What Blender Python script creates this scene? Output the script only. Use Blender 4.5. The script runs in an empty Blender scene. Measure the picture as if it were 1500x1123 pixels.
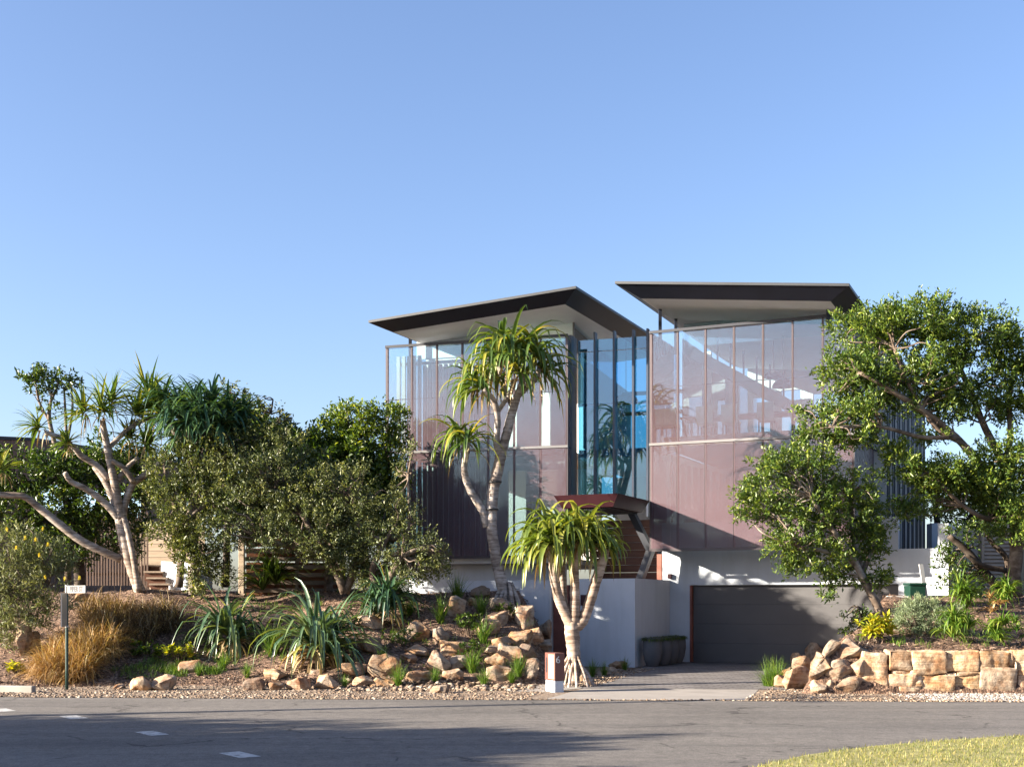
import bpy, bmesh, math, random
import numpy as np
from mathutils import Vector, Matrix, noise as mnoise

# ------------------------------------------------------------------ camera, sky, sun, exposure
scene = bpy.context.scene
COL = scene.collection
F = 1800.0            # focal length of the photograph in its own pixels (1500 wide)
H = 1.84              # eye height above the road
cam_d = bpy.data.cameras.new('camera')
cam_d.sensor_width = 36.0
cam_d.lens = 36.0 * F / 1500.0
cam_d.shift_y = (880 - 561.5) / 1500.0
cam_d.clip_end = 6000
cam = bpy.data.objects.new('camera', cam_d)
COL.objects.link(cam)
cam.location = (0, 0, H)
cam.rotation_euler = (math.radians(90), 0, 0)
scene.camera = cam

SUN_EL = math.radians(18.0)
SUN_AZ = math.radians(15.0)          # light travels towards +X and a little towards +Y
world = bpy.data.worlds.new("World")
scene.world = world
world.use_nodes = True
wn = world.node_tree
sky = wn.nodes.new('ShaderNodeTexSky')
sky.sky_type = 'NISHITA'
sky.sun_disc = False
sky.sun_elevation = SUN_EL
sky.sun_rotation = math.radians(255.0)
sky.air_density = 1.0
sky.dust_density = 1.6
sky.ozone_density = 2.4
tint = wn.nodes.new('ShaderNodeMix'); tint.data_type = 'RGBA'; tint.blend_type = 'MULTIPLY'   # the photograph's white balance
tint.inputs[0].default_value = 1.0
tint.inputs[7].default_value = (0.98, 0.96, 1.07, 1)
wn.links.new(sky.outputs[0], tint.inputs[6])
wn.links.new(tint.outputs[2], wn.nodes['Background'].inputs[0])
wn.nodes['Background'].inputs[1].default_value = 0.060

sun_d = bpy.data.lights.new('sun', 'SUN')
sun_d.energy = 5.0
sun_d.angle = math.radians(0.5)
sun_d.color = (1.0, 0.88, 0.72)
sun = bpy.data.objects.new('sun', sun_d)
COL.objects.link(sun)
LDIR = Vector((math.cos(SUN_EL) * math.cos(SUN_AZ), math.cos(SUN_EL) * math.sin(SUN_AZ), -math.sin(SUN_EL)))
sun.rotation_euler = LDIR.to_track_quat('-Z', 'Y').to_euler()
sun.location = (-20, -6, 20)

scene.view_settings.view_transform = 'Standard'
scene.view_settings.look = 'None'
scene.view_settings.exposure = 2.24
scene.view_settings.gamma = 1.0
scene.cycles.max_bounces = 8
scene.cycles.transparent_max_bounces = 24
scene.cycles.use_denoising = True

# ------------------------------------------------------------------ helpers
def tag(o, label=None, cat=None, group=None, kind=None):
    if label: o['label'] = label
    if cat: o['category'] = cat
    if group: o['group'] = group
    if kind: o['kind'] = kind
    return o

def empty(name, loc=(0, 0, 0), label=None, cat=None, group=None):
    o = bpy.data.objects.new(name, None)
    COL.objects.link(o)
    o.location = loc
    o.empty_display_size = 0.2
    return tag(o, label, cat, group)

def link(name, me, mat=None, parent=None):
    o = bpy.data.objects.new(name, me)
    COL.objects.link(o)
    if mat is not None and not me.materials:
        me.materials.append(mat)
    if parent is not None:
        o.parent = parent
        o.matrix_parent_inverse = Matrix.Translation(-world_loc(parent))
    return o

def world_loc(o):
    """world position of a chain of unrotated parents"""
    if o.parent is None: return Vector(o.location)
    return world_loc(o.parent) + o.matrix_parent_inverse.translation + Vector(o.location)

def np_mesh(name, V, faces_list):
    """faces_list: list of int arrays (n,k)"""
    me = bpy.data.meshes.new(name)
    V = np.asarray(V, dtype=np.float32)
    me.vertices.add(len(V))
    me.vertices.foreach_set('co', V.ravel())
    loops = np.concatenate([f.ravel() for f in faces_list]).astype(np.int32)
    sizes = np.concatenate([np.full(len(f), f.shape[1], dtype=np.int32) for f in faces_list])
    starts = np.concatenate([[0], np.cumsum(sizes)[:-1]]).astype(np.int32)
    me.loops.add(len(loops))
    me.loops.foreach_set('vertex_index', loops)
    me.polygons.add(len(sizes))
    me.polygons.foreach_set('loop_start', starts)
    me.update(calc_edges=True)
    me.validate()
    return me

class MB:
    def __init__(self):
        self.v = []; self.f = []
    def add(self, vs, fs):
        n = len(self.v)
        self.v += [tuple(p) for p in vs]
        self.f += [tuple(i + n for i in q) for q in fs]
    def hexa(self, p):          # 8 points: bottom 4 then top 4
        self.add(p, [(3, 2, 1, 0), (4, 5, 6, 7), (0, 1, 5, 4), (1, 2, 6, 5), (2, 3, 7, 6), (3, 0, 4, 7)])
    def box(self, fr, a0, a1, b0, b1, z0, z1):
        self.hexa([fr(a0, b0, z0), fr(a1, b0, z0), fr(a1, b1, z0), fr(a0, b1, z0),
                   fr(a0, b0, z1), fr(a1, b0, z1), fr(a1, b1, z1), fr(a0, b1, z1)])
    def bar(self, p, q, w, h=None, up=Vector((0, 0, 1))):
        p = Vector(p); q = Vector(q); h = h or w
        d = (q - p).normalized()
        s = d.cross(up)
        if s.length < 1e-4: s = Vector((1, 0, 0))
        s.normalize(); u = s.cross(d).normalized()
        s *= w / 2; u *= h / 2
        self.hexa([p - s - u, p + s - u, q + s - u, q - s - u, p - s + u, p + s + u, q + s + u, q - s + u])
    def prism(self, poly, off):
        n = len(poly); off = Vector(off)
        vs = [Vector(p) for p in poly] + [Vector(p) + off for p in poly]
        fs = [tuple(range(n - 1, -1, -1)), tuple(range(n, 2 * n))]
        fs += [(i, (i + 1) % n, n + (i + 1) % n, n + i) for i in range(n)]
        self.add(vs, fs)
    def tube(self, pts, rad, n=9, cap=True, wob=0.0, seed=0, ring=0.0):
        rs = random.Random(seed)
        P, R = smooth_path(pts, rad)
        N = len(P)
        ref = Vector((0.31, 0.2, 0.93)).normalized()
        t0 = (P[1] - P[0]).normalized()
        s = t0.cross(ref)
        if s.length < 0.1: s = t0.cross(Vector((1, 0, 0)))
        s.normalize()
        base = len(self.v)
        for i in range(N):
            t = (P[min(i + 1, N - 1)] - P[max(i - 1, 0)]).normalized()
            s = (s - t * s.dot(t)).normalized()
            u = t.cross(s)
            rr = R[i] * (1 + (ring if i % 2 else -ring))
            for k in range(n):
                a = 2 * math.pi * k / n
                r = rr * (1 + wob * (rs.random() - .5))
                self.v.append(tuple(P[i] + s * (r * math.cos(a)) + u * (r * math.sin(a))))
        for i in range(N - 1):
            for k in range(n):
                a = base + i * n + k; b = base + i * n + (k + 1) % n
                self.f.append((a, b, b + n, a + n))
        if cap:
            self.f.append(tuple(base + k for k in range(n - 1, -1, -1)))
            self.f.append(tuple(base + (N - 1) * n + k for k in range(n)))
    def build(self, name, mat, parent=None, smooth=False, bevel=0.0):
        me = bpy.data.meshes.new(name)
        me.from_pydata(self.v, [], self.f)
        me.update()
        if bevel > 0 or smooth:
            bm = bmesh.new(); bm.from_mesh(me)
            bmesh.ops.recalc_face_normals(bm, faces=bm.faces)
            if bevel > 0:
                bmesh.ops.bevel(bm, geom=list(bm.edges), offset=bevel, segments=2, profile=0.5, affect='EDGES')
            bm.to_mesh(me); bm.free()
        if smooth:
            me.polygons.foreach_set('use_smooth', [True] * len(me.polygons))
        return link(name, me, mat, parent)

def smooth_path(pts, rad, sub=5):
    pts = [Vector(p) for p in pts]
    if len(pts) == 2:
        n = sub
        return [pts[0].lerp(pts[1], i / n) for i in range(n + 1)], [rad[0] + (rad[1] - rad[0]) * i / n for i in range(n + 1)]
    P = [pts[0] * 2 - pts[1]] + pts + [pts[-1] * 2 - pts[-2]]
    out = []; R = []
    for i in range(1, len(P) - 2):
        for k in range(sub):
            t = k / sub
            a, b, c, d = P[i - 1], P[i], P[i + 1], P[i + 2]
            out.append(0.5 * ((2 * b) + (c - a) * t + (2 * a - 5 * b + 4 * c - d) * t * t + (3 * b - a - 3 * c + d) * t ** 3))
            R.append(rad[i - 1] + (rad[i] - rad[i - 1]) * t)
    out.append(pts[-1]); R.append(rad[-1])
    return out, R

def P(px, py, d):
    """point at depth d metres seen at a photograph pixel"""
    return Vector(((px - 750) / F * d, d, H + (880 - py) / F * d))

def PX(px, d):
    return (px - 750) / F * d

def clamp(t): return 0.0 if t < 0 else 1.0 if t > 1 else t
def sst(t): t = clamp(t); return t * t * (3 - 2 * t)

# house frames ------------------------------------------------------
AR = math.radians(24.4)
uR = Vector((math.cos(AR), -math.sin(AR), 0)); vR = Vector((math.sin(AR), math.cos(AR), 0))
AL = math.radians(17.0)
uL = Vector((math.cos(AL), -math.sin(AL), 0)); vL = Vector((math.sin(AL), math.cos(AL), 0))
OR_ = Vector((5.38, 36.8, 0))      # garage door, bottom left
OL_ = Vector((1.65, 37.1, 0))      # right front corner of the left screen
OW_ = Vector((3.41, 34.1, 0))      # right front corner of the garden wall
def FR(a, b, z): return OR_ + uR * a + vR * b + Vector((0, 0, z))
def FL(a, b, z): return OL_ + uL * a + vL * b + Vector((0, 0, z))
def FW(a, b, z): return OW_ + uR * a + vR * b + Vector((0, 0, z))
def WX(a, b, z): return Vector((a, b, z))

# terrain -----------------------------------------------------------
LR0 = Vector((5.75, 24.5, 0))
def hL(x, y):
    if x > 1.6 or y < 25: return -0.3
    lump = 0.10 * math.sin(x * 1.3 + 1) + 0.07 * math.sin(x * 2.9 + y * 1.7)
    y0 = 26.35 + 0.25 * math.sin(x * 0.7) + 0.5 * sst((x + 2) / 3)
    s = clamp((y - y0) / 6.1)
    z = 2.06 * (0.7 * s + 0.3 * sst(s)) + lump * sst(s * 3) * 0.6
    z *= 0.0 + clamp((1.15 - x) / 1.0) ** 0.7
    if y < y0: z = -0.06 - 0.2 * clamp((y0 - y) / 1.0)
    return z
def hRt(x, y):
    p = Vector((x, y, 0)) - LR0
    s = p.dot(uR)
    if s < 0 or y < 24.2: return -0.3
    lump = 0.05 * math.sin(x * 2.1 + y) + 0.05 * math.sin(x * 0.9 - y * 1.4)
    z = clamp(s / 0.6) ** 0.8 * clamp((y - 24.3) / 0.25) * (0.84 + clamp((y - 24.7) / 6.2) * 1.05 + lump)
    return z
def ht(x, y): return max(0.0, hL(x, y), hRt(x, y))
def ground_hit(px, py, d0=20.0, d1=45.0):
    d = d0
    while d < d1:
        q = P(px, py, d)
        if q.z <= ht(q.x, q.y): return q
        d += 0.04
    return P(px, py, d1)

# ------------------------------------------------------------------ materials
def new_mat(name):
    m = bpy.data.materials.new(name); m.use_nodes = True
    nt = m.node_tree
    return m, nt, nt.nodes['Principled BSDF']
def col(c): return (c[0], c[1], c[2], 1.0)

def ramp(nt, stops, src, interp='LINEAR'):
    r = nt.nodes.new('ShaderNodeValToRGB')
    r.color_ramp.interpolation = interp
    e = r.color_ramp.elements
    while len(e) < len(stops): e.new(0.5)
    for el, (p, c) in zip(e, stops):
        el.position = p; el.color = col(c)
    nt.links.new(src, r.inputs[0])
    return r.outputs[0]

def coords(nt, scale=(1, 1, 1), kind='Object'):
    tc = nt.nodes.new('ShaderNodeTexCoord')
    mp = nt.nodes.new('ShaderNodeMapping')
    mp.inputs['Scale'].default_value = scale
    nt.links.new(tc.outputs[kind], mp.inputs[0])
    return mp.outputs[0]

def nz(nt, vec, scale, detail=4, rough=0.6, dist=0.0):
    n = nt.nodes.new('ShaderNodeTexNoise')
    n.inputs['Scale'].default_value = scale
    n.inputs['Detail'].default_value = detail
    n.inputs['Roughness'].default_value = rough
    n.inputs['Distortion'].default_value = dist
    nt.links.new(vec, n.inputs['Vector'])
    return n.outputs[0]

def bump(nt, bs, hsrc, strength=0.3, dist=0.02):
    b = nt.nodes.new('ShaderNodeBump')
    b.inputs['Strength'].default_value = strength
    b.inputs['Distance'].default_value = dist
    nt.links.new(hsrc, b.inputs['Height'])
    nt.links.new(b.outputs[0], bs.inputs['Normal'])

def mixc(nt, a, b, fac, mode='MIX'):
    m = nt.nodes.new('ShaderNodeMix'); m.data_type = 'RGBA'; m.blend_type = mode
    for s, i in ((a, 6), (b, 7)):
        if isinstance(s, tuple): m.inputs[i].default_value = col(s)
        else: nt.links.new(s, m.inputs[i])
    if isinstance(fac, float): m.inputs[0].default_value = fac
    else: nt.links.new(fac, m.inputs[0])
    return m.outputs[2]

def noise_mat(name, c1, c2, scale, rough=0.8, bstr=0.3, bscale=None, stretch=(1, 1, 1), detail=5, lo=.3, hi=.7, metal=0.0, bdist=0.02, spec=0.4):
    m, nt, bs = new_mat(name)
    v = coords(nt, stretch)
    n = nz(nt, v, scale, detail)
    nt.links.new(ramp(nt, [(lo, c1), (hi, c2)], n), bs.inputs['Base Color'])
    bs.inputs['Roughness'].default_value = rough
    bs.inputs['Metallic'].default_value = metal
    bs.inputs['Specular IOR Level'].default_value = spec
    if bstr > 0:
        bump(nt, bs, nz(nt, v, bscale or scale * 3, 4), bstr, bdist)
    return m

def leaf_mat(name, stops, rough=0.42, trans=0.3, hue_scale=0.8, spec=0.5):
    m, nt, bs = new_mat(name)
    g = nt.nodes.new('ShaderNodeNewGeometry')
    c = ramp(nt, stops, g.outputs['Random Per Island'])
    n = nz(nt, coords(nt), hue_scale, 3)
    c2 = ramp(nt, [(0.35, (0.8, 0.86, 0.8)), (0.65, (1.15, 1.1, 0.9))], n)
    c = mixc(nt, c, c2, 1.0, 'MULTIPLY')
    nt.links.new(c, bs.inputs['Base Color'])
    bs.inputs['Roughness'].default_value = rough
    bs.inputs['Specular IOR Level'].default_value = spec
    tr = nt.nodes.new('ShaderNodeBsdfTranslucent')
    tc = mixc(nt, c, (1.5, 1.5, 0.6), 1.0, 'MULTIPLY')
    nt.links.new(tc, tr.inputs[0])
    mx = nt.nodes.new('ShaderNodeMixShader')
    mx.inputs[0].default_value = trans
    nt.links.new(bs.outputs[0], mx.inputs[1]); nt.links.new(tr.outputs[0], mx.inputs[2])
    nt.links.new(mx.outputs[0], nt.nodes['Material Output'].inputs[0])
    return m

def plain(name, c, rough=0.5, metal=0.0, var=0.12, scale=1.5, bstr=0.0, spec=0.5):
    c2 = tuple(min(1, x * (1 + var)) for x in c); c1 = tuple(x * (1 - var) for x in c)
    return noise_mat(name, c1, c2, scale, rough, bstr, metal=metal, spec=spec)

def glass_mat(name, tint, refl=0.12, rough=0.01):
    m, nt, bs = new_mat(name)
    nt.nodes.remove(bs)
    tr = nt.nodes.new('ShaderNodeBsdfTransparent'); tr.inputs[0].default_value = col(tint)
    gl = nt.nodes.new('ShaderNodeBsdfGlossy'); gl.inputs['Roughness'].default_value = rough
    gl.inputs[0].default_value = (0.9, 0.95, 1.0, 1)
    fr = nt.nodes.new('ShaderNodeFresnel'); fr.inputs[0].default_value = 1.5
    ad = nt.nodes.new('ShaderNodeMath'); ad.operation = 'ADD'; ad.use_clamp = True; ad.inputs[1].default_value = refl
    nt.links.new(fr.outputs[0], ad.inputs[0])
    mx = nt.nodes.new('ShaderNodeMixShader')
    nt.links.new(ad.outputs[0], mx.inputs[0])
    nt.links.new(tr.outputs[0], mx.inputs[1]); nt.links.new(gl.outputs[0], mx.inputs[2])
    nt.links.new(mx.outputs[0], nt.nodes['Material Output'].inputs[0])
    return m

def perforated_mat(name):
    """folded metal sheet with square punched holes: more open towards the top of the house"""
    m, nt, bs = new_mat(name)
    tc = nt.nodes.new('ShaderNodeUVMap')
    sp = nt.nodes.new('ShaderNodeSeparateXYZ'); nt.links.new(tc.outputs[0], sp.inputs[0])
    def math_(op, a, b=None):
        n = nt.nodes.new('ShaderNodeMath'); n.operation = op
        for i, s in enumerate((a, b)):
            if s is None: continue
            if isinstance(s, (int, float)): n.inputs[i].default_value = s
            else: nt.links.new(s, n.inputs[i])
        return n.outputs[0]
    pitch = 0.024
    def tri(s):
        f = math_('FRACT', math_('DIVIDE', s, pitch))
        return math_('ABSOLUTE', math_('SUBTRACT', f, 0.5))
    mxm = math_('MAXIMUM', tri(sp.outputs[0]), tri(sp.outputs[1]))
    mr = nt.nodes.new('ShaderNodeMapRange')
    mr.inputs['From Min'].default_value = 3.4; mr.inputs['From Max'].default_value = 9.6
    mr.inputs['To Min'].default_value = 0.29; mr.inputs['To Max'].default_value = 0.47
    nt.links.new(sp.outputs[1], mr.inputs['Value'])
    hole = math_('LESS_THAN', mxm, mr.outputs[0])
    n = nz(nt, coords(nt), 0.7, 3)
    nt.links.new(ramp(nt, [(0.35, (0.112, 0.064, 0.080)), (0.65, (0.136, 0.080, 0.097))], n), bs.inputs['Base Color'])
    bs.inputs['Roughness'].default_value = 0.45
    bs.inputs['Metallic'].default_value = 0.15
    tr = nt.nodes.new('ShaderNodeBsdfTransparent')
    mx = nt.nodes.new('ShaderNodeMixShader')
    nt.links.new(hole, mx.inputs[0]); nt.links.new(bs.outputs[0], mx.inputs[1]); nt.links.new(tr.outputs[0], mx.inputs[2])
    nt.links.new(mx.outputs[0], nt.nodes['Material Output'].inputs[0])
    return m

M = {}
M['perf'] = perforated_mat('perforated_metal')
M['mullion'] = plain('bronze_mullion', (0.062, 0.05, 0.055), 0.45, 0.2)
M['rail'] = plain('pale_metal_rail', (0.17, 0.168, 0.17), 0.4, 0.3)
M['dark_metal'] = plain('charcoal_metal', (0.007, 0.010, 0.021), 0.5, 0.0, 0.2)
M['fin'] = plain('fin_metal', (0.05, 0.06, 0.085), 0.4, 0.3)
M['capping'] = plain('roof_capping', (0.022, 0.026, 0.032), 0.5, 0.2)
M['soffit'] = plain('soffit_board', (0.76, 0.77, 0.78), 0.7, 0, 0.05)
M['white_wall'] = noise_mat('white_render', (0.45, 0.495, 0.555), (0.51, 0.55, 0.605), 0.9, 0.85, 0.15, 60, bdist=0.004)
def streaky(m, amount=0.35):
    nt = m.node_tree; bs = nt.nodes['Principled BSDF']
    src = bs.inputs['Base Color'].links[0].from_socket
    s1 = ramp(nt, [(0.36, (0.80, 0.79, 0.76)), (0.55, (1, 1, 1))], nz(nt, coords(nt, (2.2, 2.2, 0.22)), 2.0, 6, 0.65))
    s2 = ramp(nt, [(0.30, (0.86, 0.85, 0.83)), (0.6, (1, 1, 1))], nz(nt, coords(nt), 0.8, 6, 0.7))
    c = mixc(nt, mixc(nt, src, s1, amount, 'MULTIPLY'), s2, amount, 'MULTIPLY')
    nt.links.new(c, bs.inputs['Base Color'])
streaky(M['white_wall'])
M['cream_wall'] = noise_mat('cream_render', (0.30, 0.265, 0.20), (0.34, 0.30, 0.23), 0.9, 0.85, 0.15, 60, bdist=0.004)
M['interior'] = plain('interior_paint', (0.55, 0.55, 0.55), 0.8, 0, 0.04)
M['floor_board'] = noise_mat('floor_board', (0.24, 0.14, 0.08), (0.34, 0.2, 0.12), 3, 0.5, 0.0, stretch=(0.3, 6, 1))
M['glass'] = glass_mat('clear_glass', (0.82, 0.92, 0.93), 0.05)
M['screen_glass'] = glass_mat('screen_glass', (0.74, 0.93, 0.95), 0.09)
M['link_glass'] = glass_mat('blue_glass', (0.33, 0.66, 0.80), 0.10)
M['side_glass'] = glass_mat('teal_glass', (0.30, 0.48, 0.58), 0.16)
M['maroon'] = noise_mat('maroon_steel', (0.036, 0.0115, 0.0155), (0.05, 0.016, 0.02), 1.2, 0.4, 0.05)
M['corten'] = noise_mat('rust_steel', (0.16, 0.055, 0.04), (0.27, 0.10, 0.07), 2.5, 0.6, 0.1)
M['garage'] = noise_mat('garage_panel', (0.070, 0.069, 0.073), (0.082, 0.081, 0.085), 1.0, 0.55, 0.03, 40)
M['grey_steel'] = plain('grey_steel', (0.045, 0.05, 0.062), 0.5, 0.2)
M['stair_board'] = noise_mat('dark_board', (0.055, 0.022, 0.012), (0.12, 0.05, 0.028), 4, 0.5, 0.1, stretch=(0.4, 0.4, 8))
M['pot'] = noise_mat('grey_pot', (0.075, 0.08, 0.09), (0.11, 0.115, 0.125), 3, 0.75, 0.2, 25)
M['furn'] = plain('pale_upholstery', (0.62, 0.55, 0.47), 0.8)
M['furn_dark'] = plain('dark_timber', (0.09, 0.05, 0.035), 0.5)
M['lamp_shade'] = plain('bronze_shade', (0.10, 0.075, 0.07), 0.4, 0.4)
M['timber'] = noise_mat('weathered_timber', (0.20, 0.15, 0.115), (0.33, 0.26, 0.20), 3, 0.75, 0.3, 12, stretch=(0.5, 4, 6))
M['timber_red'] = noise_mat('red_timber', (0.16, 0.06, 0.03), (0.30, 0.13, 0.065), 3, 0.7, 0.3, 12, stretch=(0.5, 4, 6))
M['timber_pale'] = noise_mat('pale_timber', (0.38, 0.29, 0.21), (0.52, 0.42, 0.31), 2.5, 0.75, 0.3, 10, stretch=(0.5, 4, 6))
M['timber_dark'] = noise_mat('dark_timber_batten', (0.07, 0.045, 0.035), (0.15, 0.10, 0.08), 3, 0.75, 0.2, 10, stretch=(4, 4, 0.5))
M['road_paint'] = noise_mat('worn_road_paint', (0.14, 0.13, 0.12), (0.42, 0.42, 0.41), 9.0, 0.8, 0.2, 40, detail=7, lo=.36, hi=.50)
M['batten'] = plain('batten_paint', (0.22, 0.23, 0.235), 0.6, 0, 0.04)
M['sign_white'] = plain('sign_white', (0.18, 0.18, 0.18), 0.6, 0, 0.03)
M['white_paint'] = plain('white_paint', (0.52, 0.52, 0.51), 0.6, 0, 0.04)
M['beige_fence'] = plain('beige_paint', (0.42, 0.34, 0.27), 0.6, 0, 0.06)
M['sign_green'] = plain('dark_green_paint', (0.012, 0.04, 0.035), 0.4)
M['black'] = plain('black_lettering', (0.02, 0.02, 0.025), 0.5)
M['bin_green'] = plain('green_plastic', (0.004, 0.03, 0.02), 0.4)
M['tie'] = plain('black_strap', (0.015, 0.015, 0.015), 0.6)
M['letterbox_tan'] = plain('letterbox_door', (0.40, 0.27, 0.18), 0.5, 0.1)
M['letterbox_brown'] = plain('letterbox_brown', (0.13, 0.05, 0.04), 0.5, 0.1)
M['pvc'] = plain('grey_sign_metal', (0.35, 0.34, 0.33), 0.4, 0.5)

def asphalt():
    m, nt, bs = new_mat('asphalt')
    v = coords(nt)
    big = nz(nt, v, 0.25, 5, 0.6, 0.5)
    base = ramp(nt, [(0.3, (0.108, 0.101, 0.095)), (0.7, (0.150, 0.140, 0.131))], big)
    streak = ramp(nt, [(0.35, (0.84, 0.84, 0.85)), (0.62, (1.12, 1.11, 1.10))], nz(nt, coords(nt, (0.10, 1.5, 1)), 1.0, 4, 0.6, 0.3))
    base = mixc(nt, base, streak, 1.0, 'MULTIPLY')
    blot = ramp(nt, [(0.60, (1, 1, 1)), (0.72, (0.72, 0.71, 0.70))], nz(nt, coords(nt, (0.5, 1.2, 1)), 1.4, 6, 0.7))
    base = mixc(nt, base, blot, 0.8, 'MULTIPLY')
    mid = nz(nt, v, 6, 4)
    c = mixc(nt, base, ramp(nt, [(0.3, (0.8, 0.8, 0.8)), (0.7, (1.15, 1.15, 1.15))], mid), 1.0, 'MULTIPLY')
    vo = nt.nodes.new('ShaderNodeTexVoronoi'); vo.inputs['Scale'].default_value = 70
    nt.links.new(v, vo.inputs['Vector'])
    sp = ramp(nt, [(0.0, (0.62, 0.62, 0.62)), (1.0, (1.4, 1.38, 1.34))], vo.outputs['Color'])
    c = mixc(nt, c, sp, 1.0, 'MULTIPLY')
    # fine cracks
    w = nz(nt, v, 1.1, 3)
    vc = nt.nodes.new('ShaderNodeTexVoronoi'); vc.feature = 'DISTANCE_TO_EDGE'; vc.inputs['Scale'].default_value = 0.28
    mv = nt.nodes.new('ShaderNodeVectorMath'); mv.operation = 'ADD'
    nt.links.new(v, mv.inputs[0])
    nn = nt.nodes.new('ShaderNodeTexNoise'); nn.inputs['Scale'].default_value = 1.3; nn.inputs['Detail'].default_value = 5
    nt.links.new(v, nn.inputs['Vector'])
    nt.links.new(nn.outputs['Color'], mv.inputs[1]); nt.links.new(mv.outputs[0], vc.inputs['Vector'])
    line = ramp(nt, [(0.0, (0.30, 0.30, 0.30)), (0.010, (1, 1, 1))], vc.outputs['Distance'])
    gate = ramp(nt, [(0.47, (0, 0, 0)), (0.55, (1, 1, 1))], w)
    line = mixc(nt, (1, 1, 1), line, gate)
    c = mixc(nt, c, line, 1.0, 'MULTIPLY')
    nt.links.new(c, bs.inputs['Base Color'])
    bs.inputs['Roughness'].default_value = 0.85
    bs.inputs['Specular IOR Level'].default_value = 0.3
    bump(nt, bs, vo.outputs['Distance'], 0.5, 0.008)
    return m
M['asphalt'] = asphalt()

def speckle(name, stops, scale, big=((0.8,) * 3, (1.15,) * 3), bstr=0.8, bdist=0.02):
    m, nt, bs = new_mat(name)
    v = coords(nt)
    vo = nt.nodes.new('ShaderNodeTexVoronoi'); vo.inputs['Scale'].default_value = scale
    nt.links.new(v, vo.inputs['Vector'])
    sx = nt.nodes.new('ShaderNodeSeparateColor'); nt.links.new(vo.outputs['Color'], sx.inputs[0])
    c = ramp(nt, stops, sx.outputs[0])
    c = mixc(nt, c, ramp(nt, [(0.3, big[0]), (0.7, big[1])], nz(nt, v, 0.9, 5)), 1.0, 'MULTIPLY')
    nt.links.new(c, bs.inputs['Base Color'])
    bs.inputs['Roughness'].default_value = 0.9
    bump(nt, bs, vo.outputs['Distance'], bstr, bdist)
    return m
M['verge'] = speckle('verge_gravel', [(0, (0.09, 0.056, 0.036)), (0.4, (0.17, 0.118, 0.08)), (0.8, (0.25, 0.19, 0.135)), (1, (0.36, 0.31, 0.25))], 28)
M['mulch'] = speckle('bark_mulch', [(0, (0.035, 0.020, 0.013)), (0.4, (0.11, 0.065, 0.042)), (0.75, (0.19, 0.12, 0.08)), (1, (0.34, 0.24, 0.17))], 22, ((0.55, 0.5, 0.5), (1.2, 1.15, 1.1)))
M['soil'] = noise_mat('sandy_ground', (0.16, 0.115, 0.075), (0.28, 0.21, 0.15), 1.2, 0.95, 0.4, 8)
M['concrete'] = noise_mat('concrete_apron', (0.22, 0.20, 0.18), (0.29, 0.265, 0.24), 1.6, 0.85, 0.2, 30, bdist=0.006)
M['lawn_soil'] = noise_mat('lawn_ground', (0.16, 0.16, 0.055), (0.30, 0.27, 0.11), 3, 0.95, 0.4, 20)
M['pebble'] = None
def pebble_mat(name, stops):
    m, nt, bs = new_mat(name)
    g = nt.nodes.new('ShaderNodeNewGeometry')
    nt.links.new(ramp(nt, stops, g.outputs['Random Per Island']), bs.inputs['Base Color'])
    bs.inputs['Roughness'].default_value = 0.85
    return m
M['pebble'] = pebble_mat('pebbles', [(0, (0.085, 0.052, 0.033)), (0.35, (0.155, 0.105, 0.070)), (0.8, (0.22, 0.165, 0.115)), (1, (0.36, 0.31, 0.25))])
M['pebble_white'] = pebble_mat('white_pebbles', [(0, (0.17, 0.15, 0.13)), (0.5, (0.27, 0.25, 0.23)), (1, (0.40, 0.38, 0.36))])
M['chips'] = pebble_mat('bark_chips', [(0, (0.03, 0.018, 0.012)), (0.45, (0.10, 0.06, 0.04)), (0.8, (0.20, 0.13, 0.09)), (1, (0.42, 0.32, 0.25))])

def pavers():
    m, nt, bs = new_mat('driveway_paver')
    v = coords(nt)
    mp = nt.nodes.new('ShaderNodeMapping'); mp.inputs['Rotation'].default_value = (0, 0, AR + math.radians(0))
    nt.links.new(v, mp.inputs[0])
    br = nt.nodes.new('ShaderNodeTexBrick')
    br.inputs['Scale'].default_value = 1.0
    br.inputs['Brick Width'].default_value = 0.42; br.inputs['Row Height'].default_value = 0.21
    br.inputs['Mortar Size'].default_value = 0.016
    br.inputs['Color1'].default_value = (0.10, 0.092, 0.092, 1); br.inputs['Color2'].default_value = (0.165, 0.152, 0.148, 1)
    br.inputs['Mortar'].default_value = (0.035, 0.03, 0.028, 1)
    nt.links.new(mp.outputs[0], br.inputs['Vector'])
    c = mixc(nt, br.outputs[0], ramp(nt, [(0.3, (0.8,) * 3), (0.7, (1.2,) * 3)], nz(nt, v, 1.3, 5)), 1.0, 'MULTIPLY')
    nt.links.new(c, bs.inputs['Base Color'])
    bs.inputs['Roughness'].default_value = 0.8
    bump(nt, bs, br.outputs[1], -0.4, 0.01)
    return m
M['paver'] = pavers()

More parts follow.
